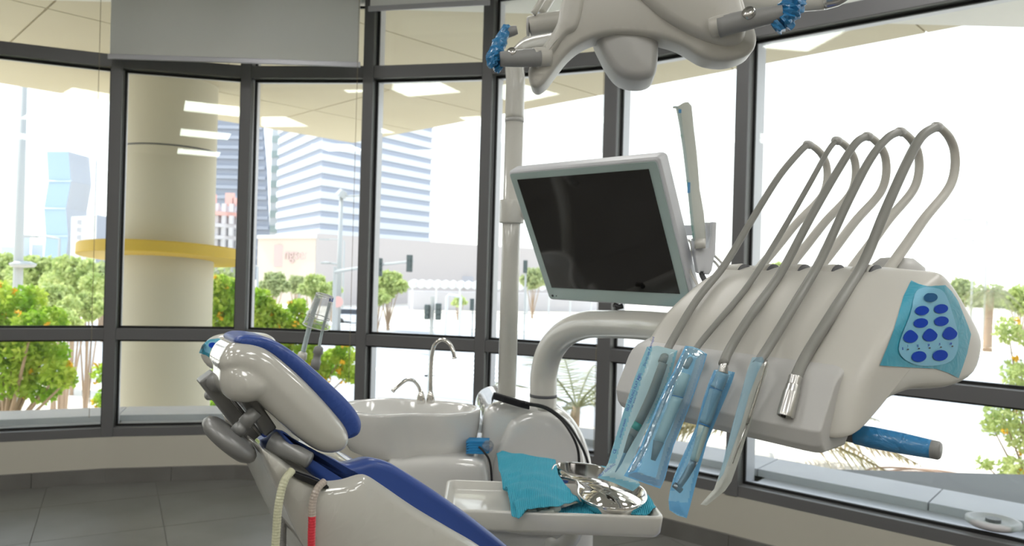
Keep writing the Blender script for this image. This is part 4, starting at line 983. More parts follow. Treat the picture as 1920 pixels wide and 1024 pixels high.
hose([cpt(548, 882, -0.006), cpt(532, 905, -0.014), cpt(522, 950, -0.018), cpt(518, 1000, -0.018), cpt(515, 1060, -0.018), cpt(512, 1200, -0.018), cpt(514, 1330, -0.016)], 0.0052, 'ringed_hose', M['yhose'], 'ringed yellowish hose hanging at the left of the chair back')
hose([cpt(608, 903, -0.006), cpt(594, 918, -0.013), cpt(586, 945, -0.015), cpt(585, 980, -0.015), cpt(584, 1030, -0.015), cpt(586, 1200, -0.016), cpt(590, 1330, -0.014)], 0.0050, 'ringed_hose', M['chose'], 'ringed hose turning from clear to red, hanging on the chair back', M['red'], 0.165)
hose([cpt(534, 940, 0.10), cpt(531, 1000, 0.10), cpt(530, 1200, 0.10), cpt(531, 1330, 0.1)], 0.0045, 'ringed_hose', M['grey'], 'ringed grey hose behind the yellowish one')
# ================================================================== TRAY AND WHAT LIES ON IT
tn = 1.38; tz = Pz(1100, 970, 0).z  # placeholder, replaced below
TZ = EYE - (970 - 519) / FPX * tn          # rim height
tfar = (EYE - TZ) * FPX / (897 - 514)
A_ = P(1247, 968, tn); A_.z = TZ
Bq = Pz(1203, 912, TZ); Cq = Pz(838, 899, TZ)
ux = (Bq - Cq).normalized(); uy = V((-ux.y, ux.x, 0))
sd = (A_ - Bq)
Dq = Cq + sd
tray = empty('instrument_tray', (A_ + Bq + Cq + Dq) / 4 - UPZ * 0.05, 'white plastic instrument tray with a raised glossy rim beyond the chair back', 'tray')
tc_ = (A_ + Bq + Cq + Dq) / 4
def tring(s, z, rad, n=8):          # rounded parallelogram ring
    cs = [A_, Bq, Cq, Dq]; out = []
    for i in range(4):
        p = cs[i]; a = cs[i - 1]; b = cs[(i + 1) % 4]; p = tc_ + (p - tc_) ; 
        da = (a - p).normalized(); db = (b - p).normalized()
        p = p + (da + db) * s
        for k in range(n + 1):
            t = k / n; out.append(p + da * rad * (1 - t) ** 2 + db * rad * t ** 2 + V((0, 0, z)))
    return out
MB().loft([tring(0.02, -0.042, 0.02), tring(0.008, -0.04, 0.02), tring(0.003, -0.032, 0.02), tring(0.0, -0.004, 0.02), tring(0.001, 0.0, 0.02), tring(0.005, 0.001, 0.018), tring(0.008, -0.001, 0.016), tring(0.014, -0.014, 0.014), tring(0.02, -0.016, 0.012)]).build('tray_body', M['white'], tray, smooth=True)
MB().tube([tc_ + V((0.06, 0.05, -0.04)), tc_ + V((0.06, 0.12, -0.12)), V((0.12, 1.75, TZ - 0.2)), V((0.12, 1.92, TZ - 0.25))], 0.018, 20, res=5).build('tray_arm', M['white'], tray, smooth=True)
FZ = TZ - 0.0155                           # tray floor
# ribbed bib material
m = mat('ribbed_bib', (0.025, 0.34, 0.48), 0.75); nt_ = m.node_tree; b_ = nt_.nodes['Principled BSDF']
tcn = nt_.nodes.new('ShaderNodeTexCoord'); wv = nt_.nodes.new('ShaderNodeTexWave'); wv.wave_type = 'BANDS'; wv.bands_direction = 'X'; wv.inputs['Scale'].default_value = 88; wv.inputs['Distortion'].default_value = 0.4
mp = nt_.nodes.new('ShaderNodeMapping'); mp.inputs['Rotation'].default_value = (0, 0, 0.06)
rp = nt_.nodes.new('ShaderNodeValToRGB'); rp.color_ramp.elements[0].color = (0.02, 0.29, 0.43, 1); rp.color_ramp.elements[1].color = (0.06, 0.43, 0.57, 1)
bp_ = nt_.nodes.new('ShaderNodeBump'); bp_.inputs['Strength'].default_value = 0.6; bp_.inputs['Distance'].default_value = 0.002
nt_.links.new(tcn.outputs['Object'], mp.inputs[0]); nt_.links.new(mp.outputs[0], wv.inputs[0]); nt_.links.new(wv.outputs[0], rp.inputs[0]); nt_.links.new(rp.outputs[0], b_.inputs['Base Color']); nt_.links.new(wv.outputs[0], bp_.inputs['Height']); nt_.links.new(bp_.outputs[0], b_.inputs['Normal'])
M['bib'] = m
def sheet(polypx, zfun, name, step=0.006, th=0.001, m=None, par=None, **kw):
    """cloth laid over the tray: photo outline meets the tray plane, height from zfun(x, y)"""
    poly = []
    for x, y, z in polypx: p = Pz(x, y, z); poly.append((p.x, p.y))
    bm = bmesh.new(); bm.faces.new([bm.verts.new((x, y, 0)) for x, y in poly])
    xs = [p[0] for p in poly]; ys = [p[1] for p in poly]
    for ax_, lo, hi in ((0, min(xs), max(xs)), (1, min(ys), max(ys))):
        k = lo + step
        while k < hi:
            co = (k, 0, 0) if ax_ == 0 else (0, k, 0); no = (1, 0, 0) if ax_ == 0 else (0, 1, 0)
            bmesh.ops.bisect_plane(bm, geom=bm.verts[:] + bm.edges[:] + bm.faces[:], plane_co=co, plane_no=no); k += step
    bm.verts.index_update(); mb = MB()
    mb.add([V((v.co.x, v.co.y, zfun(v.co.x, v.co.y))) for v in bm.verts], [tuple(v.index for v in f.verts) for f in bm.faces]); bm.free()
    return mb.build(name, m or M['bib'], par, smooth=True, solid=th, **kw)
def idw(pts, p=3):                          # height field through known points
    pts = [(Pz(x, y, z).x, Pz(x, y, z).y, z) for x, y, z in pts]
    def f(x, y):
        s = w_ = 0
        for a, b, z in pts:
            d = ((x - a) ** 2 + (y - b) ** 2) ** 0.5 + 1e-4; k = d ** -p; s += z * k; w_ += k
        return s / w_
    return f
bibu = [(a, b, FZ + h) for (a, b), h in zip(c7([(780, 790), (960, 730), (1150, 560), (1140, 510), (1060, 500), (1330, 640), (1395, 715), (1428, 770), (1360, 822), (1060, 830), (780, 835)]), (.003, .003, .003, .003, .004, .014, .022, .018, .008, .004, .003))]
sheet(bibu, idw(bibu), 'dental_bib', label='flat ribbed teal paper bib lying under the kidney dish', cat='bib')
H1 = [(386, 418, .010), (430, 402, .014), (600, 432, .020), (772, 460, .022), (790, 560, .028), (850, 640, .026), (890, 690, .020), (955, 745, .008), (880, 738, .018), (800, 762, .022), (690, 770, .024), (590, 780, .022), (530, 845, .017), (485, 825, .014), (440, 660, .008), (430, 640, .016), (400, 520, .012)]
pts1 = [(a, b, FZ + h) for (a, b), h in zip(c7([(x, y) for x, y, h in H1]), [h for x, y, h in H1])]
inner = [(a, b, FZ + h) for (a, b), h in zip(c7([(600, 640), (700, 700), (560, 720), (500, 600), (650, 560), (760, 640), (560, 500), (680, 500)]), (.034, .034, .026, .022, .034, .034, .022, .026))]
bib = empty('folded_bib', Pz(1000, 930, FZ), 'folded ribbed teal paper bib with cotton rolls peeping out of its open end', 'bib')
sheet(pts1, idw(pts1 + inner), 'lower_layer', par=bib)
top = [(436, 640, .020), (450, 580, .026), (480, 545, .032), (530, 535, .036), (600, 560, .038), (690, 610, .036), (780, 645, .034), (860, 668, .030), (890, 700, .024), (955, 745, .011), (880, 737, .021), (800, 764, .026), (690, 772, .028), (590, 782, .025), (530, 843, .0185), (480, 760, .012)]
pt2 = [(a, b, FZ + h) for (a, b), h in zip(c7([(x, y) for x, y, h in top]), [h for x, y, h in top])]
in2 = [(a, b, FZ + h) for (a, b), h in zip(c7([(600, 650), (700, 700), (560, 720), (520, 620)]), (.041, .038, .031, .034))]
sheet(pt2, idw(pt2 + in2), 'upper_fold', par=bib)
for i, (x0, y0, x1, y1, lb) in enumerate(((600, 760, 634, 812, 'cotton roll sticking out furthest at the open end of the folded bib'), (650, 770, 715, 790, 'cotton roll lying crosswise in the middle of the folded bib opening'), (704, 812, 760, 800, 'lower right cotton roll in the folded bib opening'), (735, 790, 800, 775, 'upper right cotton roll in the folded bib opening'))):
    (ax_, ay_), (bx_, by_) = c7([(x0, y0), (x1, y1)])
    a = Pz(ax_, ay_, FZ + 0.010); b = Pz(bx_, by_, FZ + 0.010); dr = (b - a).normalized(); L = (b - a).length; r = 0.0068
    if i < 3 and L < 0.03: a = a - dr * 0.02
    L = (b - a).length
    MB().lathe(a, [(0.0, 0.0), (r * .7, 0.001), (r, 0.004), (r, L - 0.005), (r * .7, L - 0.001), (0.0, L)], 16, axis=dr).build('cotton_roll', M['cotton'], smooth=True, label=lb, cat='cotton roll', group='cotton rolls in the folded bib')
# kidney dish
rim = [(762, 535), (762, 510), (785, 488), (835, 480), (900, 481), (980, 489), (1060, 505), (1130, 540), (1200, 590), (1270, 618), (1330, 645), (1356, 695), (1335, 740), (1250, 768), (1160, 772), (1060, 758), (975, 722), (928, 678), (932, 628), (915, 592), (860, 572), (800, 560)]
RZ = FZ + 0.026
kp = [Pz(x, y, RZ) for x, y in c7(rim)]
kq = smooth2([(p.x, p.y) for p in kp], 4)
kd = empty('kidney_dish', Pz(1135, 915, FZ + 0.004), 'polished steel kidney dish resting on the bib on the tray', 'dish')
def kr(ins, z): return [V((x, y, z)) for x, y in inset2(kq, ins)]
MB().loft([kr(-0.004, RZ - 0.0025), kr(-0.005, RZ - 0.001), kr(-0.004, RZ + 0.0008), kr(-0.001, RZ), kr(0.003, RZ - 0.008), kr(0.007, RZ - 0.016), kr(0.012, RZ - 0.0205), kr(0.021, RZ - 0.0215)]).build('dish_wall', M['chrome'], kd, smooth=True)
MB().loft([kr(-0.002, RZ - 0.0018), kr(0.001, RZ - 0.010), kr(0.005, RZ - 0.018), kr(0.011, RZ - 0.0225), kr(0.021, RZ - 0.0232)]).build('dish_outside', M['chrome'], kd, smooth=True)
# ================================================================== MONITOR
wA = V((0.7354, -0.0248, -0.6771)); wB = V((-0.2900, 0.8834, -0.3681))    # measured from the screen's four corners
def cw(v): return CR * v.x + CU * v.y + CF * v.z
nx = cw(wA).normalized(); nz = cw(wB); nz = (nz - nx * nz.dot(nx)).normalized(); ny = nx.cross(nz).normalized()
if ny.y < 0: ny = -ny
sbl = P(1036.2, 537.8, 1.88); SW = 0.3634; SH = 0.2921
scen = sbl + nx * SW / 2 + nz * SH / 2
cen = scen - nz * 0.009 + nx * 0.001
hw = SW / 2 + 0.027; hh = SH / 2 + 0.031
mon = empty('monitor', cen, 'white-framed flat monitor with a dark tilted screen, clamped to the pole', 'monitor')
def mpt(a, b, c): return cen + nx * a + nz * b + ny * c
rgs = []
def rrect(w_, h_, r, c, n=5):
    out = []
    for sx_, sz_, a0 in ((1, 1, 0), (-1, 1, 90), (-1, -1, 180), (1, -1, 270)):
        for k in range(n + 1):
            a = math.radians(a0 + 90 * k / n); out.append(mpt(sx_ * (w_ - r) + r * math.cos(a), sz_ * (h_ - r) + r * math.sin(a), c))
    return out
MB().loft([rrect(hw - .004, hh - .004, .008, -0.001), rrect(hw, hh, .010, 0.004), rrect(hw, hh, .010, 0.030), rrect(hw - .006, hh - .006, .008, 0.042), rrect(hw * .8, hh * .8, .02, 0.048)]).build('casing', M['monitor'], mon, smooth=True, bevel=0.0015)
MB().loft([rrect(hw - .007, hh - .007, .006, -0.0012), rrect(hw - .007, hh - .007, .006, -0.0035)]).build('glass_bezel', M['bezel'], mon)
su = -0.004
MB().loft([[mpt(x, z, c) for x, z in ((-SW / 2 - .001, SH / 2 + .009), (SW / 2 - .001, SH / 2 + .009), (SW / 2 - .001, -SH / 2 + .009), (-SW / 2 - .001, -SH / 2 + .009))] for c in (-0.0036, -0.0046)]).build('screen', M['screen'], mon)
for dx in (0.02, 0.032): MB().cyl(mpt(-hw + dx, -hh + 0.016, -0.003), mpt(-hw + dx, -hh + 0.016, -0.0045), 0.003 if dx < .03 else 0.0015, seg=12).build('indicator', M['black'], mon)
cl = P(956, 397, 2.08)
MB().lathe((pl.x, pl.y, cl.z - 0.033), [(0.026, 0), (0.033, 0.001), (0.034, 0.004), (0.034, 0.062), (0.033, 0.065), (0.026, 0.066)], 32).build('pole_clamp', M['white'], mon, smooth=True)
MB().tube([V((pl.x + 0.02, pl.y - 0.01, cl.z)), V((pl.x + 0.09, pl.y - 0.02, cl.z - 0.01)), mpt(0.0, 0.0, 0.07), mpt(0, 0, 0.04)], 0.02, 20, res=4).build('monitor_bracket', M['white'], mon, smooth=True)
a = mpt(hw * 0.8, 0.0, 0.03); b = P(1330, 430, 1.62); b.z = b.z
rail = [P(1270, 432, 1.66), P(1336, 432, 1.62)]
MB().box((rail[0] + rail[1]) / 2, (rail[1] - rail[0]) / 2, V((0, 0.004, 0)), UPZ * 0.0115).build('side_rail', M['monitor'], mon, bevel=0.002)
MB().tube(path([(1152, 572, 1.70), (1160, 576, 1.69), (1168, 574, 1.69)]), 0.006, 8).build('cable_plug', M['black'], mon, smooth=True)
# intra-oral camera in a paper sleeve, in its holder
hd = empty('camera_holder', P(1322, 500, 1.60), 'white slotted holder hooked to the rail right of the monitor', 'holder')
hfm = Frame(P(1320, 480, 1.60), (1, -0.05, 0))
mb = MB(); pillow(mb, hfm, uzs(hfm, [(1297, 447), (1301, 466), (1325, 466), (1330, 440), (1331, 417), (1340, 418), (1338, 470), (1331, 508), (1326, 515), (1317, 513), (1316, 509), (1310, 509), (1309, 513), (1305, 510), (1300, 480)]), -0.02, 0.012, 0.003, 3); mb.build('cradle', M['monitor'], hd, smooth=True, bevel=0.001)
mb = MB(); pillow(mb, hfm, uzs(hfm, [(1322, 417), (1335, 417), (1340, 436), (1342, 478), (1333, 488), (1328, 470), (1326, 430)]), 0.0, 0.03, 0.003, 3); mb.build('hook', M['monitor'], hd, smooth=True)
MB().cyl(hfm.on(1334, 437, -0.001), hfm.on(1334, 437, 0.004), 0.005, seg=16).build('hole', M['grey'], hd)
MB().tube(path([(1313, 505, 1.595), (1317, 518, 1.595), (1322, 527, 1.59)]), 0.006, 10).build('plug', M['dark'], hd, smooth=True)
for k, pts in enumerate(([(1340, 480, 1.62), (1352, 492, 1.6), (1366, 512, 1.56), (1372, 540, 1.5)], [(1336, 488, 1.62), (1346, 498, 1.6), (1356, 520, 1.56), (1362, 545, 1.5)], [(1296, 470, 1.62), (1292, 490, 1.62), (1297, 515, 1.6), (1312, 540, 1.58), (1330, 560, 1.5)], [(1285, 451, 1.64), (1293, 452, 1.63), (1297, 465, 1.62), (1295, 490, 1.62)])):
    MB().tube(path(pts), 0.0028, 8, res=5).build('cord', M['white'], hd, smooth=True)
MB().tube(path([(1283, 451, 1.64), (1287, 449, 1.64)]), 0.0035, 8).build('blue_plug', M['button'], hd, smooth=True)
cs_ = empty('sleeved_camera', P(1312, 465, 1.57), 'slim camera wand in a printed paper sleeve standing up in the holder', 'camera')
sf = Frame(P(1295, 330, 1.575), (1, -0.05, 0))
def spil(pts, w0, w1, r, name, m, par, frm=None):
    fr_ = frm or sf; mb = MB(); pillow(mb, fr_, uzs(fr_, pts), w0, w1, r, 3); return mb.build(name, m, par, smooth=True)
spil([(1270, 212), (1268, 203), (1262, 200), (1271, 199), (1282, 192), (1290, 191), (1297, 199), (1301, 240), (1307, 290), (1312, 355), (1320, 400), (1324, 452), (1300, 452), (1296, 420), (1290, 360), (1282, 290), (1275, 240)], -0.006, 0.010, 0.006, 'sleeve', M['paper'], cs_)
spil([(1270, 212), (1268, 203), (1260, 200), (1264, 199), (1275, 205), (1279, 240), (1286, 290), (1294, 360), (1300, 420), (1304, 452), (1299, 452), (1294, 420), (1289, 360), (1281, 290), (1274, 240)], -0.0075, -0.005, 0.0006, 'sleeve_seam', M['pouch_a'], cs_)
MB().tube(path([(1312, 448, 1.572), (1313, 466, 1.572)]), [0.0125, 0.0115], 20).build('wand', M['white'], cs_, smooth=True)
for y0, y1, m_ in ((205, 212, 'bluehp'), (342, 362, 'bluehp')):
    k = (y0 + y1) / 2; x = 1272 + (k - 200) * 0.115
    MB().box(sf.on(x + 2, k, -0.0082), sf.u * 0.0028, sf.w * 0.0003, UPZ * ((y1 - y0) / 2 / FPX * 1.575)).build('print_mark', M['ink'] if 0 else mat('sky_ink', (0.12, 0.35, 0.65), 0.6), cs_)
def text(body, p, size, right, up, m, par, name='printed_text', ext=0.0001):
    fc = bpy.data.curves.new(name, 'FONT'); fc.body = body; fc.size = size; fc.extrude = ext; fc.resolution_u = 2
    fo = bpy.data.objects.new('tmp', fc); COL.objects.link(fo); bpy.context.view_layer.update()
    me = bpy.data.meshes.new_from_object(fo.evaluated_get(bpy.context.evaluated_depsgraph_get())); bpy.data.objects.remove(fo)
    r_ = V(right).normalized(); u_ = V(up); u_ = (u_ - r_ * u_.dot(r_)).normalized(); n_ = r_.cross(u_)
    R = Matrix((r_, u_, n_)).transposed().to_4x4()
    me.transform(Matrix.Translation(V(p) - wloc(par)) @ R); me.materials.append(m)
    o = bpy.data.objects.new(name, me); COL.objects.link(o); o.parent = par; return o
gi = mat('green_ink', (0.05, 0.32, 0.25), 0.6)
for x, y, s_ in ((1277, 258, 'CE'), (1279, 305, 'ALLOW STEAM'), (1289, 352, 'STEAM'), (1293, 402, 'CE'), (1299, 445, 'PEEL HERE')):
    text(s_, sf.on(x + 2.5, y, -0.0083), 0.0055, (0.1, 0, 1) if 0 else (-0.115, 0, 1), (-1, 0, -.115), gi, cs_)
# ================================================================== DELIVERY HEAD
HO = V((0.351, 1.13, 1.40)); HA = V((0.57, -0.82, 0)).normalized(); HF = V((-HA.y * -1, 0, 0))
HF = V((-0.82, -0.57, 0)).normalized()
def H(s, f, z): return HO + HA * s + HF * f + UPZ * z
def splane(px, py, s):             # pixel -> (f, z) in the vertical plane at station s
    D = ray(px, py); O = HO + HA * s; t = (O - CO).dot(HA) / D.dot(HA); p = CO + D * t - O
    return p.dot(HF), p.z
head = empty('delivery_head', H(0.15, 0.1, -0.2), 'broad curved white instrument console with five whip arms and blue keypad', 'dental console')
front = [(0.052, 0.012), (0.08, 0.0), (0.112, -0.018), (0.14, -0.036), (0.165, -0.056), (0.19, -0.084), (0.205, -0.108), (0.215, -0.135), (0.222, -0.160)]
prof = [(-0.050, -0.045), (-0.036, -0.006), (-0.026, 0.014), (-0.008, 0.021), (0.026, 0.019)] + front + [(0.214, -0.160), (0.175, -0.137), (0.105, -0.122), (0.045, -0.122), (-0.01, -0.121), (-0.045, -0.108), (-0.058, -0.078)]
prof_end = [(-0.066, -0.060), (-0.030, -0.028), (0.0, -0.004), (0.026, 0.012), (0.040, 0.016)] + front + [(0.212, -0.152), (0.170, -0.130), (0.105, -0.119), (0.045, -0.121), (-0.005, -0.120), (-0.052, -0.108), (-0.070, -0.082)]
def hsec(s, k, m):
    out = []
    for (f, z), (f2, z2) in zip(prof, prof_end):
        ff, zz = f + (f2 - f) * m, z + (z2 - z) * m
        out.append(H(s, 0.06 + (ff - 0.06) * k, -0.055 + (zz + 0.055) * k))
    return out
def dense(ring, res=3):
    n = len(ring); out = []
    for i in range(n):
        p0, p1, p2, p3 = [ring[(i + k) % n] for k in (-1, 0, 1, 2)]
        for k in range(res):
            t = k / res; out.append(0.5 * ((2 * p1) + (p2 - p0) * t + (2 * p0 - 5 * p1 + 4 * p2 - p3) * t * t + (3 * p1 - p0 - 3 * p2 + p3) * t ** 3))
    return out
st = [(-0.012, 0.60, 0), (-0.0115, 0.90, 0), (-0.009, 0.955, 0), (-0.003, 0.99, 0), (0.004, 1, 0), (0.06, 1, 0), (0.12, 1, 0), (0.18, 1, 0), (0.225, 1, 0.1), (0.255, 1, 0.5), (0.28, 1.0, 0.9), (0.292, 0.995, 1), (0.299, 0.975, 1), (0.304, 0.945, 1), (0.3075, 0.90, 1), (0.309, 0.84, 1), (0.3105, 0.70, 1), (0.3115, 0.45, 1), (0.312, 0.2, 1)]
hb = MB().loft([dense(hsec(*q)) for q in st]).build('housing', M['matt'], head, smooth=True)
# front apron (paler panel that carries the instruments' rests)
ap = [(0.176, -0.082), (0.200, -0.091), (0.210, -0.098), (0.216, -0.106), (0.237, -0.148), (0.240, -0.154), (0.236, -0.170), (0.230, -0.178), (0.19, -0.174), (0.175, -0.15)]
def asec(s, k, zz=0.0): 
    cf_, cz_ = 0.21, -0.14
    return [H(s, cf_ + (f - cf_) * k, cz_ + (z - cz_) * k + zz) for f, z in ap]
apo = MB().loft([asec(-0.020, 0.90), asec(-0.0175, 0.96), asec(-0.012, 0.99), asec(-0.004, 1.0), asec(0.13, 1), asec(0.262, 1), asec(0.274, 0.99), asec(0.281, 0.96), asec(0.285, 0.90)]).build('apron', M['panelgrey'], head, bevel=0.004, smooth=True, ang=0.35)
bpy.context.view_layer.update()
hitH = hitter([hb]); hitA = hitter([hb, apo])
# hinge barrels, whip arms
S5 = [0.019, 0.068, 0.117, 0.166, 0.216]
tpl = [splane(x, y, 0.216) for x, y in ((1655, 520), (1672, 497), (1700, 458), (1735, 408), (1770, 366), (1785, 340), (1791, 310), (1789, 280), (1780, 258), (1767, 243), (1757, 237))]
hosepx = [[(1500, 284), (1460, 332), (1410, 412), (1360, 495), (1310, 568), (1264, 645), (1247, 682)],
          [(1553, 282), (1515, 350), (1460, 445), (1405, 540), (1350, 607), (1313, 652), (1290, 690)],
          [(1605, 268), (1572, 318), (1520, 408), (1465, 510), (1412, 598), (1376, 655), (1361, 688)],
          [(1665, 258), (1632, 298), (1590, 378), (1540, 485), (1492, 580), (1450, 650), (1424, 690)],
          [(1728, 256), (1700, 306), (1660, 395), (1618, 495), (1562, 600), (1518, 672), (1497, 716)]]
hr = [0.0052, 0.0040, 0.0056, 0.0056, 0.0062]
ends = []; HOSES = []
for i, s in enumerate(S5):
    pts = [H(s, f, z) for f, z in tpl]
    armo = MB().tube(pts, [0.0068, 0.0068, 0.0067, 0.0064, 0.0062, 0.006, 0.006, 0.0058, 0.0056, 0.0052, 0.005], 18, res=5).build('whip_arm', M['matt'], head, smooth=True)
    MB().tube([pts[-1] + (pts[-2] - pts[-1]) * 0.35, pts[-1], pts[-1] + HF * 0.006 - UPZ * 0.001], [0.0064, 0.0064, 0.0062], 18).build('arm_tip', M['panelgrey'], head, smooth=True)
    MB().tube([H(s - 0.020, 0.034, 0.0085), H(s + 0.006, 0.034, 0.0085)], [0.0130, 0.0150], 28).build('hinge_barrel', M['matt'], head, bevel=0.003, smooth=True)
    MB().tube([H(s + 0.0058, 0.034, 0.0085), H(s + 0.0088, 0.034, 0.008)], 0.0146, 28).build('hinge_gap', M['dark'], head, smooth=True)
    hp = []
    for (x, y) in hosepx[i]:
        f, z = splane(x, y, s); p = H(s, f, z)
        hh = hitA(x, y, hr[i] + 0.0006)
        if hh is not None and (hh - CO).length < (p - CO).length: p = hh
        hp.append(p)
    HOSES.append((i, [pts[-1]] + hp))
    ends.append((hp[-1], (hp[-1] - hp[-2]).normalized()))
# metal coupling on the free hose at right
e, dr = ends[4]; q = (P(1472, 782, (e - CO).dot(CF) - 0.012)); dq = (q - e).normalized(); L = (q - e).length
MB().lathe(e - dq * 0.004, [(0.0062, 0), (0.0072, 0.001), (0.0072, L * .25), (0.0078, L * .27), (0.0080, L * .42), (0.0088, L * .45), (0.0092, L * .98), (0.0088, L + 0.004), (0.0070, L + 0.004), (0.0070, L - 0.006), (0, L - 0.006)], 30, axis=dq).build('coupling', M['steel'], head, smooth=True, bevel=0.0004)
# blue keypad under film
fo_ = c4([(585, 95), (620, 112), (660, 122), (700, 118), (745, 115), (775, 145), (805, 190), (850, 300), (868, 350), (850, 440), (830, 500), (808, 560), (760, 535), (700, 515), (560, 508), (430, 500), (465, 415), (505, 310), (530, 230), (548, 170)])
patch(hitH, fo_, 0.0010, 0, 8).build('keypad_film', M['teal'], head, smooth=True)
kp_ = smooth2(c4([(668, 128), (715, 135), (745, 165), (775, 250), (800, 340), (800, 420), (765, 480), (680, 500), (600, 495), (540, 465), (517, 420), (535, 350), (575, 250), (600, 165), (630, 135)]), 3)
kpd = patch(hitH, kp_, 0.0018, 0, 8).build('keypad', M['keypad'], head, smooth=True)
def oval(cx, cy, a, b, rot=-0.12, tear=0.0):
    out = []
    for k in range(20):
        t = 2 * PI * k / 20; x = a * math.cos(t); y = b * math.sin(t)
        if tear and y < 0: x *= 1 + y / b * 0.35; y *= 1.15
        out.append((cx + x * math.cos(rot) - y * math.sin(rot), cy + x * math.sin(rot) + y * math.cos(rot)))
    return c4(out)
patch(hitH, oval(668, 175, 33, 21), 0.0026, 0, 30).build('button', M['buttong'], kpd, smooth=True)['label'] = 'dark grey-blue top button'
for cx, cy, a, b, t in ((626, 237, 34, 22, 0), (717, 228, 34, 22, 0), (620, 296, 35, 23, 0), (719, 287, 35, 23, 0), (571, 362, 36, 29, 1), (664, 355, 36, 29, 1), (759, 347, 36, 29, 1), (611, 456, 36, 26, 0), (713, 450, 37, 26, 0)):
    patch(hitH, oval(cx, cy, a, b, tear=t), 0.0026, 0, 30).build('button', M['button'], kpd, smooth=True)
for cx, cy in ((558, 422), (611, 418), (662, 415), (716, 411), (771, 407)):
    patch(hitH, oval(cx, cy, 5, 3.6), 0.0026, 0, 30).build('indicator', M['black'], kpd)
for tx, x, y in (('%', 528, 424), ('1', 553, 412), ('25', 599, 411), ('50', 651, 407), ('75', 704, 403), ('100', 755, 400)):
    (px, py), (qx, qy), (ux_, uy_) = c4([(x, y), (x + 20, y - 3), (x, y - 20)])
    a, b, c = hitH(px, py, .003), hitH(qx, qy, .003), hitH(ux_, uy_, .003)
    if a and b and c: text(tx, a, 0.0038, b - a, c - a, M['ink'], kpd)
# grip handle at the right
hd0, hd1 = P(1592, 812, 0.80), P(1760, 845, 0.74)
MB().tube([hd0 - (hd1 - hd0) * 0.25, hd0, hd0 + (hd1 - hd0) * 0.12], [0.0085, 0.0095, 0.0100], 24).build('grip_collar', M['dark'], head, smooth=True)
MB().tube([hd0 + (hd1 - hd0) * 0.08, hd0 + (hd1 - hd0) * 0.3, hd0 + (hd1 - hd0) * 0.6, hd0 + (hd1 - hd0) * 0.95], [0.0104, 0.0112, 0.0108, 0.0092], 28, res=4).build('grip', M['bluefilm_d'], head, smooth=True)
MB().tube([hd0 + (hd1 - hd0) * 0.9, hd1, hd1 + (hd1 - hd0) * 0.02], [0.0094, 0.0092, 0.0078], 28).build('grip_end', M['grey'], head, smooth=True)
# mounting neck from the curved arm to the head
MB().tube([P(1300, 618, 1.36), H(0.10, 0.06, -0.09), H(0.14, 0.06, -0.07)], [0.029, 0.03, 0.03], 24, res=4).build('mounting_neck', M['white'], head, smooth=True)
# small round cover behind the arms
MB().lathe(H(0.20, -0.06, 0.0), [(0.0, 0.036), (0.02, 0.034), (0.034, 0.022), (0.038, 0.0), (0.038, -0.03)], 32).build('rear_cover', M['panelgrey'], head, smooth=True)
MB().loft([[H(s, -0.03, 0.0), H(s, -0.11, 0.018), H(s, -0.11, 0.008), H(s, -0.03, -0.012)] for s in (0.06, 0.2)]).build('rear_shelf', M['alu'], head, bevel=0.002)
# ================================================================== HANDPIECES AND STERILE POUCHES
def hpiece(name, label, segs, e, d0, d1, cat='handpiece'):
    T = empty(name, e, label, cat); allp = segs
    x0, y0 = segs[0][1][0]; xn, yn = segs[-1][1][-1]
    Ltot = math.hypot(xn - x0, yn - y0) or 1
    for nm, pts, rs, m, bev in segs:
        pp = []
        for x, y in pts:
            t = math.hypot(x - x0, y - y0) / Ltot; (a, b), = c5([(x, y)]); pp.append(P(a, b, d0 + (d1 - d0) * t))
        MB().tube(pp, [r / 2.925 / FPX * d0 for r in rs], 24, res=3 if len(pts) > 2 else 0).build(nm, m, T, smooth=True)
    return T
D = [(ends[i][0] - CO).dot(CF) for i in range(5)]
SLOPE = {0: 0.014, 1: 0.014, 2: 0.016, 3: 0.012}
def clear_depth(i, outline, dd):    # pull the pouch in front of the apron it hangs over
    ys = [p[1] for p in outline]; y0, y1 = min(ys), max(ys); sh = 0
    for x, y in outline:
        for k in (0.0, 0.5):
            xx = x + (sum(p[0] for p in outline) / len(outline) - x) * k * 0.2
            (a, b), = c5([(xx, y)]); h = hitA(a, b, 0)
            if h is not None:
                need = (h - CO).dot(CF) - 0.008; have = D[i] - dd * (y - y0) / (y1 - y0)
                sh = min(sh, need - have)
    return sh
OUTL_0 = [(272, 60), (330, 54), (380, 66), (440, 80), (420, 160), (395, 250), (340, 370), (285, 480), (230, 600), (185, 700), (205, 760), (236, 818), (195, 852), (140, 828), (80, 802), (0, 778), (30, 745), (58, 700), (90, 590), (125, 480), (160, 360), (205, 230), (240, 140)]
OUTL_1 = [(482, 54), (520, 58), (560, 72), (602, 100), (585, 160), (560, 230), (530, 320), (500, 400), (462, 500), (420, 600), (392, 700), (372, 780), (345, 838), (250, 805), (145, 768), (190, 690), (240, 600), (270, 520), (300, 450), (340, 350), (382, 260), (420, 190), (445, 130)]
OUTL_2 = [(640, 188), (680, 182), (755, 200), (740, 250), (720, 300), (680, 395), (640, 490), (600, 590), (572, 690), (550, 770), (530, 850), (510, 930), (490, 1000), (440, 985), (395, 955), (390, 900), (398, 848), (420, 770), (450, 700), (495, 600), (540, 500), (556, 440), (580, 350), (605, 270)]
OUTL_3 = [(850, 118), (905, 115), (940, 150), (925, 220), (890, 300), (858, 420), (820, 540), (790, 640), (760, 730), (735, 800), (700, 850), (650, 890), (600, 930), (565, 925), (600, 885), (640, 840), (665, 770), (690, 700), (715, 600), (740, 500), (765, 410), (790, 330), (808, 250), (825, 180)]
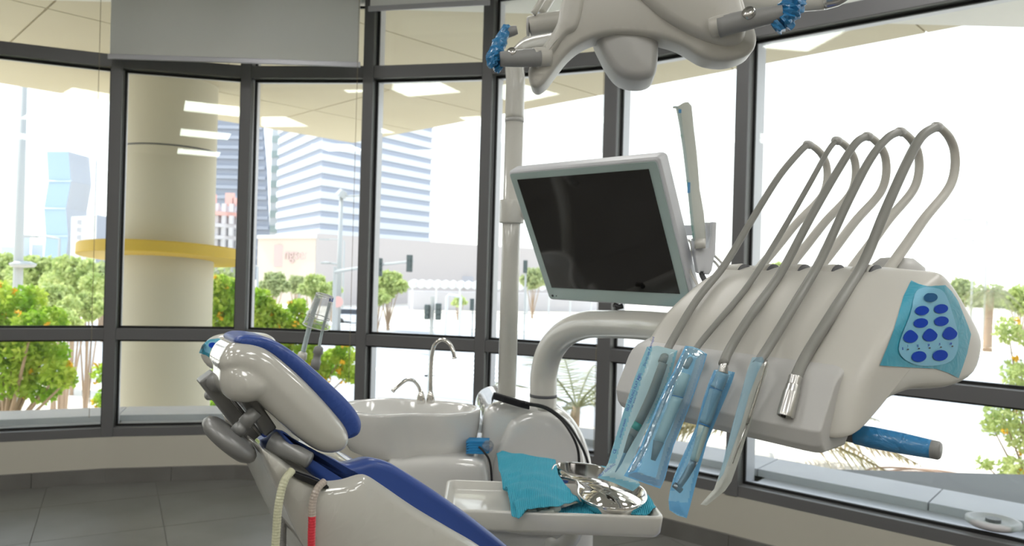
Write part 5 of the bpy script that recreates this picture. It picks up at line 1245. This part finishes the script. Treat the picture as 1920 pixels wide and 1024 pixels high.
for i in range(4):
    D[i] += clear_depth(i, (OUTL_0, OUTL_1, OUTL_2, OUTL_3)[i], SLOPE[i])
for i, hp in HOSES:
    if i < 4:
        L_ = len(hp); dd = (hp[-1] - CO).dot(CF) - (D[i] - 0.004)
        for k_, w_ in ((L_ - 1, 1.0), (L_ - 2, 0.6), (L_ - 3, 0.25)): hp[k_] = hp[k_] - (hp[k_] - CO) * (dd * w_ / (hp[k_] - CO).dot(CF))
    MB().tube(hp, hr[i], 16, res=6).build('hose', M['hose'], head, smooth=True)
dgrey = mat('scaler_grey', (0.22, 0.225, 0.215), 0.35); cone = mat('cone_grey', (0.13, 0.15, 0.145), 0.4)
tealm = mat('ring_green', (0.02, 0.30, 0.24), 0.4); navy = mat('ring_blue', (0.03, 0.16, 0.38), 0.4)
hpiece('scaler_handpiece', 'grey scaler handpiece with blue and green ring in the leftmost pouch',
       [('handle', [(362, 148), (300, 320), (226, 478)], [24, 26, 24], dgrey, 0), ('colour_ring', [(226, 478), (206, 514)], [24.5, 24], tealm, 0),
        ('collar', [(206, 514), (190, 548)], [24, 21], dgrey, 0), ('cone', [(190, 548), (150, 642)], [21, 9], cone, 0), ('tip', [(152, 640), (128, 695), (98, 748)], [9, 7, 2.5], M['bluehp'], 0)], ends[0][0], D[0] - 0.003, D[0] - 0.003 - SLOPE[0])
(a, b), (c, d_) = c5([(200, 478), (186, 508)])
hpiece('air_handpiece', 'pale green handpiece with grey cone in the second pouch from left',
       [('handle', [(478, 205), (440, 330)], [31, 31], M['palehp'], 0), ('ring_line', [(440, 330), (439, 335)], [31.6, 31.6], navy, 0), ('body', [(439, 335), (395, 440), (337, 578)], [31, 30, 28], M['palehp'], 0), ('cone', [(337, 578), (306, 682)], [30, 13], cone, 0)], ends[1][0], D[1] - 0.003, D[1] - 0.003 - SLOPE[1])
hpiece('turbine_handpiece', 'blue-grey turbine handpiece with steel collar in the third pouch from left',
       [('collar', [(706, 145), (694, 165), (688, 205)], [12, 24, 29], M['steel'], 0), ('handle', [(688, 205), (670, 255), (652, 290)], [34, 34, 35], M['bluehp'], 0), ('ring_line', [(652, 290), (651, 294)], [35.6, 35.6], navy, 0), ('body', [(651, 294), (620, 390), (588, 485)], [34, 33, 31], M['bluehp'], 0), ('ring_line', [(588, 485), (586, 491)], [33, 33], navy, 0),
        ('neck', [(586, 491), (560, 590), (530, 685)], [29, 26, 22], M['palehp'], 0), ('angle', [(530, 685), (490, 760), (445, 828)], [22, 19, 17], M['darksteel'], 0), ('turbine_cap', [(420, 815), (460, 850)], [16, 16], M['darksteel'], 0)], ends[2][0], D[2] - 0.003, D[2] - 0.003 - SLOPE[2])
hpiece('syringe_handpiece', 'slim syringe handpiece hidden in the paper-backed rightmost pouch',
       [('handle', [(925, 128), (880, 300), (820, 480)], [10, 10, 10], M['steel'], 0), ('tip', [(820, 480), (740, 700)], [7, 4], M['steel'], 0)], ends[3][0], D[3] - 0.003, D[3] - 0.003 - SLOPE[3])
def pouch(name, label, outline, m, d0, d1, th, seams=(), seamm=None, backm=None):
    T = empty(name, P(*c5([outline[0]])[0], d0), label, 'pouch')
    ys = [p[1] for p in outline]; y0, y1 = min(ys), max(ys)
    def dep(y): return d0 + (d1 - d0) * (y - y0) / (y1 - y0)
    pts = c5(outline)
    vs2, fs2 = cutpoly(outline, 8)
    ed = [edist2(x, y, outline) for x, y in vs2]
    def inside(x, y, poly):
        c = False; n_ = len(poly)
        for i in range(n_):
            (x1, y1), (x2, y2) = poly[i - 1], poly[i]
            if (y1 > y) != (y2 > y) and x < (x2 - x1) * (y - y1) / (y2 - y1) + x1: c = not c
        return c
    for sgn, nm, mm in ((-1, 'film', m), (1, 'backing', backm or m)):
        pts3 = []
        for (x, y), e_ in zip(vs2, ed):
            (a, b), = c5([(x, y)]); bul = th * (1 - math.exp(-(e_ / 32.0) ** 2)) * (1 if sgn < 0 else 0.5) + 0.0002
            pts3.append(P(a, b, dep(y) + sgn * bul))
        sel = []
        if sgn > 0 and seams:
            for f in fs2:
                cx = sum(vs2[i][0] for i in f) / len(f); cy = sum(vs2[i][1] for i in f) / len(f)
                sel.append(any(inside(cx, cy, q) for q in seams))
        for flag, nn, m3 in ((False, nm, mm), (True, 'seal_strip', seamm)):
            ff = [f for k, f in enumerate(fs2) if (sel[k] if sel else False) == flag]
            if not ff: continue
            used = sorted({i for f in ff for i in f}); mp_ = {i: k for k, i in enumerate(used)}
            MB().add([pts3[i] for i in used], [tuple(mp_[i] for i in f) for f in ff]).build(nn, m3, T, smooth=True)
    return T, dep
def ptext(T, dep, s_, x, y, x2, y2, size, off=0.0065):
    p = P(*c5([(x, y)])[0], dep(y) - off); q = P(*c5([(x2, y2)])[0], dep(y2) - off); r_ = q - p
    text(s_, p, size, r_, CF.cross(r_) * -1 if CF.cross(r_).x * 1 < 0 else CF.cross(r_) * -1, M['ink'], T)
strip = thinsheet('blue_seal', (0.34, 0.70, 0.84), 0.5); strip2 = thinsheet('deep_seal', (0.24, 0.58, 0.88), 0.5)
T1, d1_ = pouch('sterile_pouch', 'pale printed sterile pouch with its end flap folded, leftmost of the four', OUTL_0,
      M['pouch_a'], D[0], D[0] - SLOPE[0], 0.013, [[(272, 60), (305, 58), (245, 230), (165, 480), (95, 700), (60, 700), (125, 480), (205, 230)], [(425, 84), (440, 80), (395, 250), (285, 480), (270, 480), (378, 250)], [(0, 778), (12, 762), (240, 812), (195, 852)]], strip, M['backpale'])
for s_, x, y, x2, y2, sz in (('Do not use if damaged', 262, 168, 292, 75, 0.0042), ('CE', 236, 250, 246, 220, 0.005), ('SELF SEALING FLAT REEL', 168, 415, 212, 290, 0.0046), ('134C steam 121C', 190, 405, 226, 300, 0.0032), ('sterilize steam', 128, 560, 155, 470, 0.0042), ('CE', 98, 648, 108, 612, 0.005), ('SELF SEALING', 10, 775, 62, 735, 0.0042)):
    ptext(T1, d1_, s_, x, y, x2, y2, sz)
T2, d2_ = pouch('sterile_pouch', 'bright blue sterile pouch holding the pale green handpiece', OUTL_1,
      M['pouch_b'], D[1], D[1] - SLOPE[1], 0.013, [[(482, 54), (500, 60), (430, 250), (330, 450), (275, 600), (215, 770), (145, 768), (240, 600), (300, 450), (382, 260)], [(580, 95), (602, 100), (560, 230), (500, 400), (420, 600), (372, 780), (345, 838), (330, 815), (395, 600), (475, 400), (540, 230)], [(165, 735), (345, 790), (345, 838), (145, 768)]], strip2, M['backblue'])
T3, d3_ = pouch('sterile_pouch', 'long narrow blue sterile pouch holding the turbine handpiece', OUTL_2,
      M['pouch_b'], D[2], D[2] - SLOPE[2], 0.013, [[(738, 198), (755, 200), (720, 300), (640, 490), (570, 690), (530, 850), (490, 1000), (478, 995), (510, 850), (545, 690), (612, 490), (690, 300)], [(392, 905), (515, 915), (490, 1000), (395, 955)], [(640, 188), (655, 192), (600, 400), (560, 500), (480, 690), (425, 850), (398, 848), (450, 700), (540, 500), (580, 350)]], strip2, M['backblue'])
T4, d4_ = pouch('sterile_pouch', 'paper-backed sterile pouch turned edge-on, rightmost of the four', OUTL_3,
      M['paper'], D[3], D[3] - SLOPE[3], 0.013, [], None, M['paper'])
T = T4
mb = MB()
q = [(850, 118), (905, 115), (915, 135), (880, 200), (830, 330), (790, 480), (740, 620), (690, 760), (660, 800), (690, 690), (735, 510), (785, 330), (820, 200)]
mb.prism([P(*c5([(x, y)])[0], d4_(y) - 0.0138) for x, y in q], CF * 0.0004); mb.build('film', M['pouch_b'], T)
# ================================================================== OPERATING LAMP
lamp = empty('operating_lamp', P(1190, -40, 1.36), 'white winged operating lamp with two wrapped handles hanging at the top', 'lamp')
lf = Frame(P(1200, 60, 1.30), (1, -0.10, 0))
lo = [(990, 142), (992, 122), (1008, 95), (1030, 66), (1046, 36), (1052, 5), (1075, -40), (1130, -75), (1230, -85), (1330, -60), (1385, -20), (1402, 20), (1418, 55), (1419, 82), (1405, 100), (1375, 111), (1345, 112), (1315, 104), (1275, 80), (1225, 66), (1180, 61), (1130, 63), (1090, 78), (1062, 100), (1040, 128), (1022, 152), (1006, 163), (995, 158)]
mb = MB(); pillow(mb, lf, smooth2(uzs(lf, lo), 3), 0, 0.07, 0.012, 5); mb.build('wing_body', M['matt'], lamp, smooth=True)
ro = smooth2(uzs(lf, [(1112, 40), (1125, 72), (1140, 100), (1160, 124), (1185, 134), (1215, 134), (1234, 122), (1239, 95), (1240, 60), (1238, 20), (1120, 10)], -0.02), 3)
mb = MB(); pillow(mb, lf, ro, 0.02, 0.13, 0.02, 5); mb.build('reflector_housing', M['panelgrey'], lamp, smooth=True)
MB().tube([lf.on(1228, 72, 0.06), lf.on(1236, 74, 0.05)], 0.013, 20).build('housing_plug', M['panelgrey'], lamp, smooth=True)
dome = [lf.on(x, y, -0.02) for x, y in ()]
mb = MB(); pillow(mb, lf, smooth2(uzs(lf, [(1185, -30), (1215, 15), (1262, 50), (1320, 78), (1370, 88), (1395, 70), (1390, 20), (1350, -50)]), 4), -0.025, 0.02, 0.02, 5); mb.build('front_cover', M['matt'], lamp, smooth=True)
mb = MB(); pillow(mb, lf, smooth2(uzs(lf, [(1092, -30), (1094, 10), (1082, 55), (1060, 70), (1035, 105), (1010, 130), (1005, 115), (1030, 80), (1045, 45), (1056, 0)]), 4), -0.016, 0.02, 0.014, 5); mb.build('front_cover', M['matt'], lamp, smooth=True)
hg = mat('lamp_handle_grey', (0.27, 0.27, 0.265), 0.45)
def lh(pts, rs, m, nm): MB().tube([lf.on(x, y, w_) for x, y, w_ in pts], rs, 24, res=4).build(nm, m, lamp, smooth=True)
lh([(1012, 108, -0.01), (985, 109, -0.018), (938, 111, -0.03)], [0.0155, 0.0155, 0.0125], hg, 'handle_sleeve')
lh([(1030, 106, 0.0), (1000, 107, -0.012)], [0.0175, 0.0165], M['matt'], 'handle_socket')
lh([(950, 62, -0.0), (962, 58, 0.0), (970, 56, 0.0)], [0.009, 0.009, 0.007], hg, 'handle_tip')
lh([(960, 100, -0.03), (958, 96, -0.036)], [0.009, 0.008], M['steel'], 'latch')
lh([(1332, 52, -0.03), (1348, 48, -0.035), (1370, 44, -0.04)], [0.0155, 0.017, 0.017], M['matt'], 'handle_socket')
lh([(1348, 50, -0.035), (1400, 38, -0.05), (1468, 24, -0.065)], [0.0178, 0.0165, 0.0125], hg, 'handle_sleeve')
lh([(1405, 27, -0.062), (1402, 21, -0.068)], [0.0115, 0.010], M['steel'], 'latch')
def wrap(pts, nm, wd, seed):
    rnd = random.Random(seed); c, _ = catmull([lf.on(x, y, w_) for x, y, w_ in pts], 0, 5); rings = []
    for i, p in enumerate(c):
        T_ = (c[min(i + 1, len(c) - 1)] - c[max(i - 1, 0)]).normalized(); N = T_.orthogonal().normalized(); Bn = T_.cross(N)
        sc_ = wd * (0.55 + 0.45 * math.sin(PI * (i + .6) / len(c)))
        rings.append([p + (N * math.cos(2 * PI * k / 14) + Bn * math.sin(2 * PI * k / 14)) * sc_ * rnd.uniform(0.75, 1.2) for k in range(14)])
    MB().loft(rings, cap=False).build(nm, M['bluefilm_d'], lamp)['label'] = 'crumpled blue barrier film'
wrap([(952, 50, 0), (938, 78, -0.01), (928, 100, -0.02), (926, 118, -0.02), (938, 130, -0.01)], 'film_wrap', 0.013, 1)
wrap([(1500, -30, -0.06), (1490, 0, -0.06), (1480, 22, -0.06), (1470, 38, -0.06), (1452, 54, -0.055)], 'film_wrap', 0.020, 2)
lh([(992, 50, 0.10), (1010, 46, 0.10), (1060, 38, 0.09)], [0.018, 0.019, 0.019], M['matt'], 'swivel_barrel')
lh([(988, 50, 0.10), (992, 50, 0.10)], [0.016, 0.019], M['panelgrey'], 'swivel_cap')
lh([(1012, 24, 0.12), (1034, -12, 0.12), (1060, -60, 0.12)], [0.012, 0.012, 0.012], M['white'], 'yoke_tube')
lh([(1000, 26, 0.08), (1022, -10, 0.08)], [0.006, 0.006], M['white'], 'yoke_rod')
la = lf.on(1190, -60, 0.09)
MB().tube([la, la + V((0.1, 0.2, 0.12)), P(1160, -30, 1.72), P(1140, 5, 1.76)], 0.02, 20, res=4).build('lamp_arm', M['white'], lamp, smooth=True)
ex = empty('swing_arm', P(1500, 5, 1.18), 'slim silver-white swing arm end beside the wrapped right lamp handle', 'arm')
MB().tube(path([(1365, -14, 1.5), (1420, 2, 1.45), (1490, 4, 1.4), (1548, 2, 1.37)]), [0.018, 0.019, 0.018, 0.0155], 24, res=3).build('arm_tube', M['white'], ex, smooth=True)
MB().tube(path([(1549, 2, 1.369), (1573, -2, 1.355), (1600, -12, 1.34)]), [0.0152, 0.012, 0.004], 24, res=3).build('arm_point', M['steel'], ex, smooth=True)
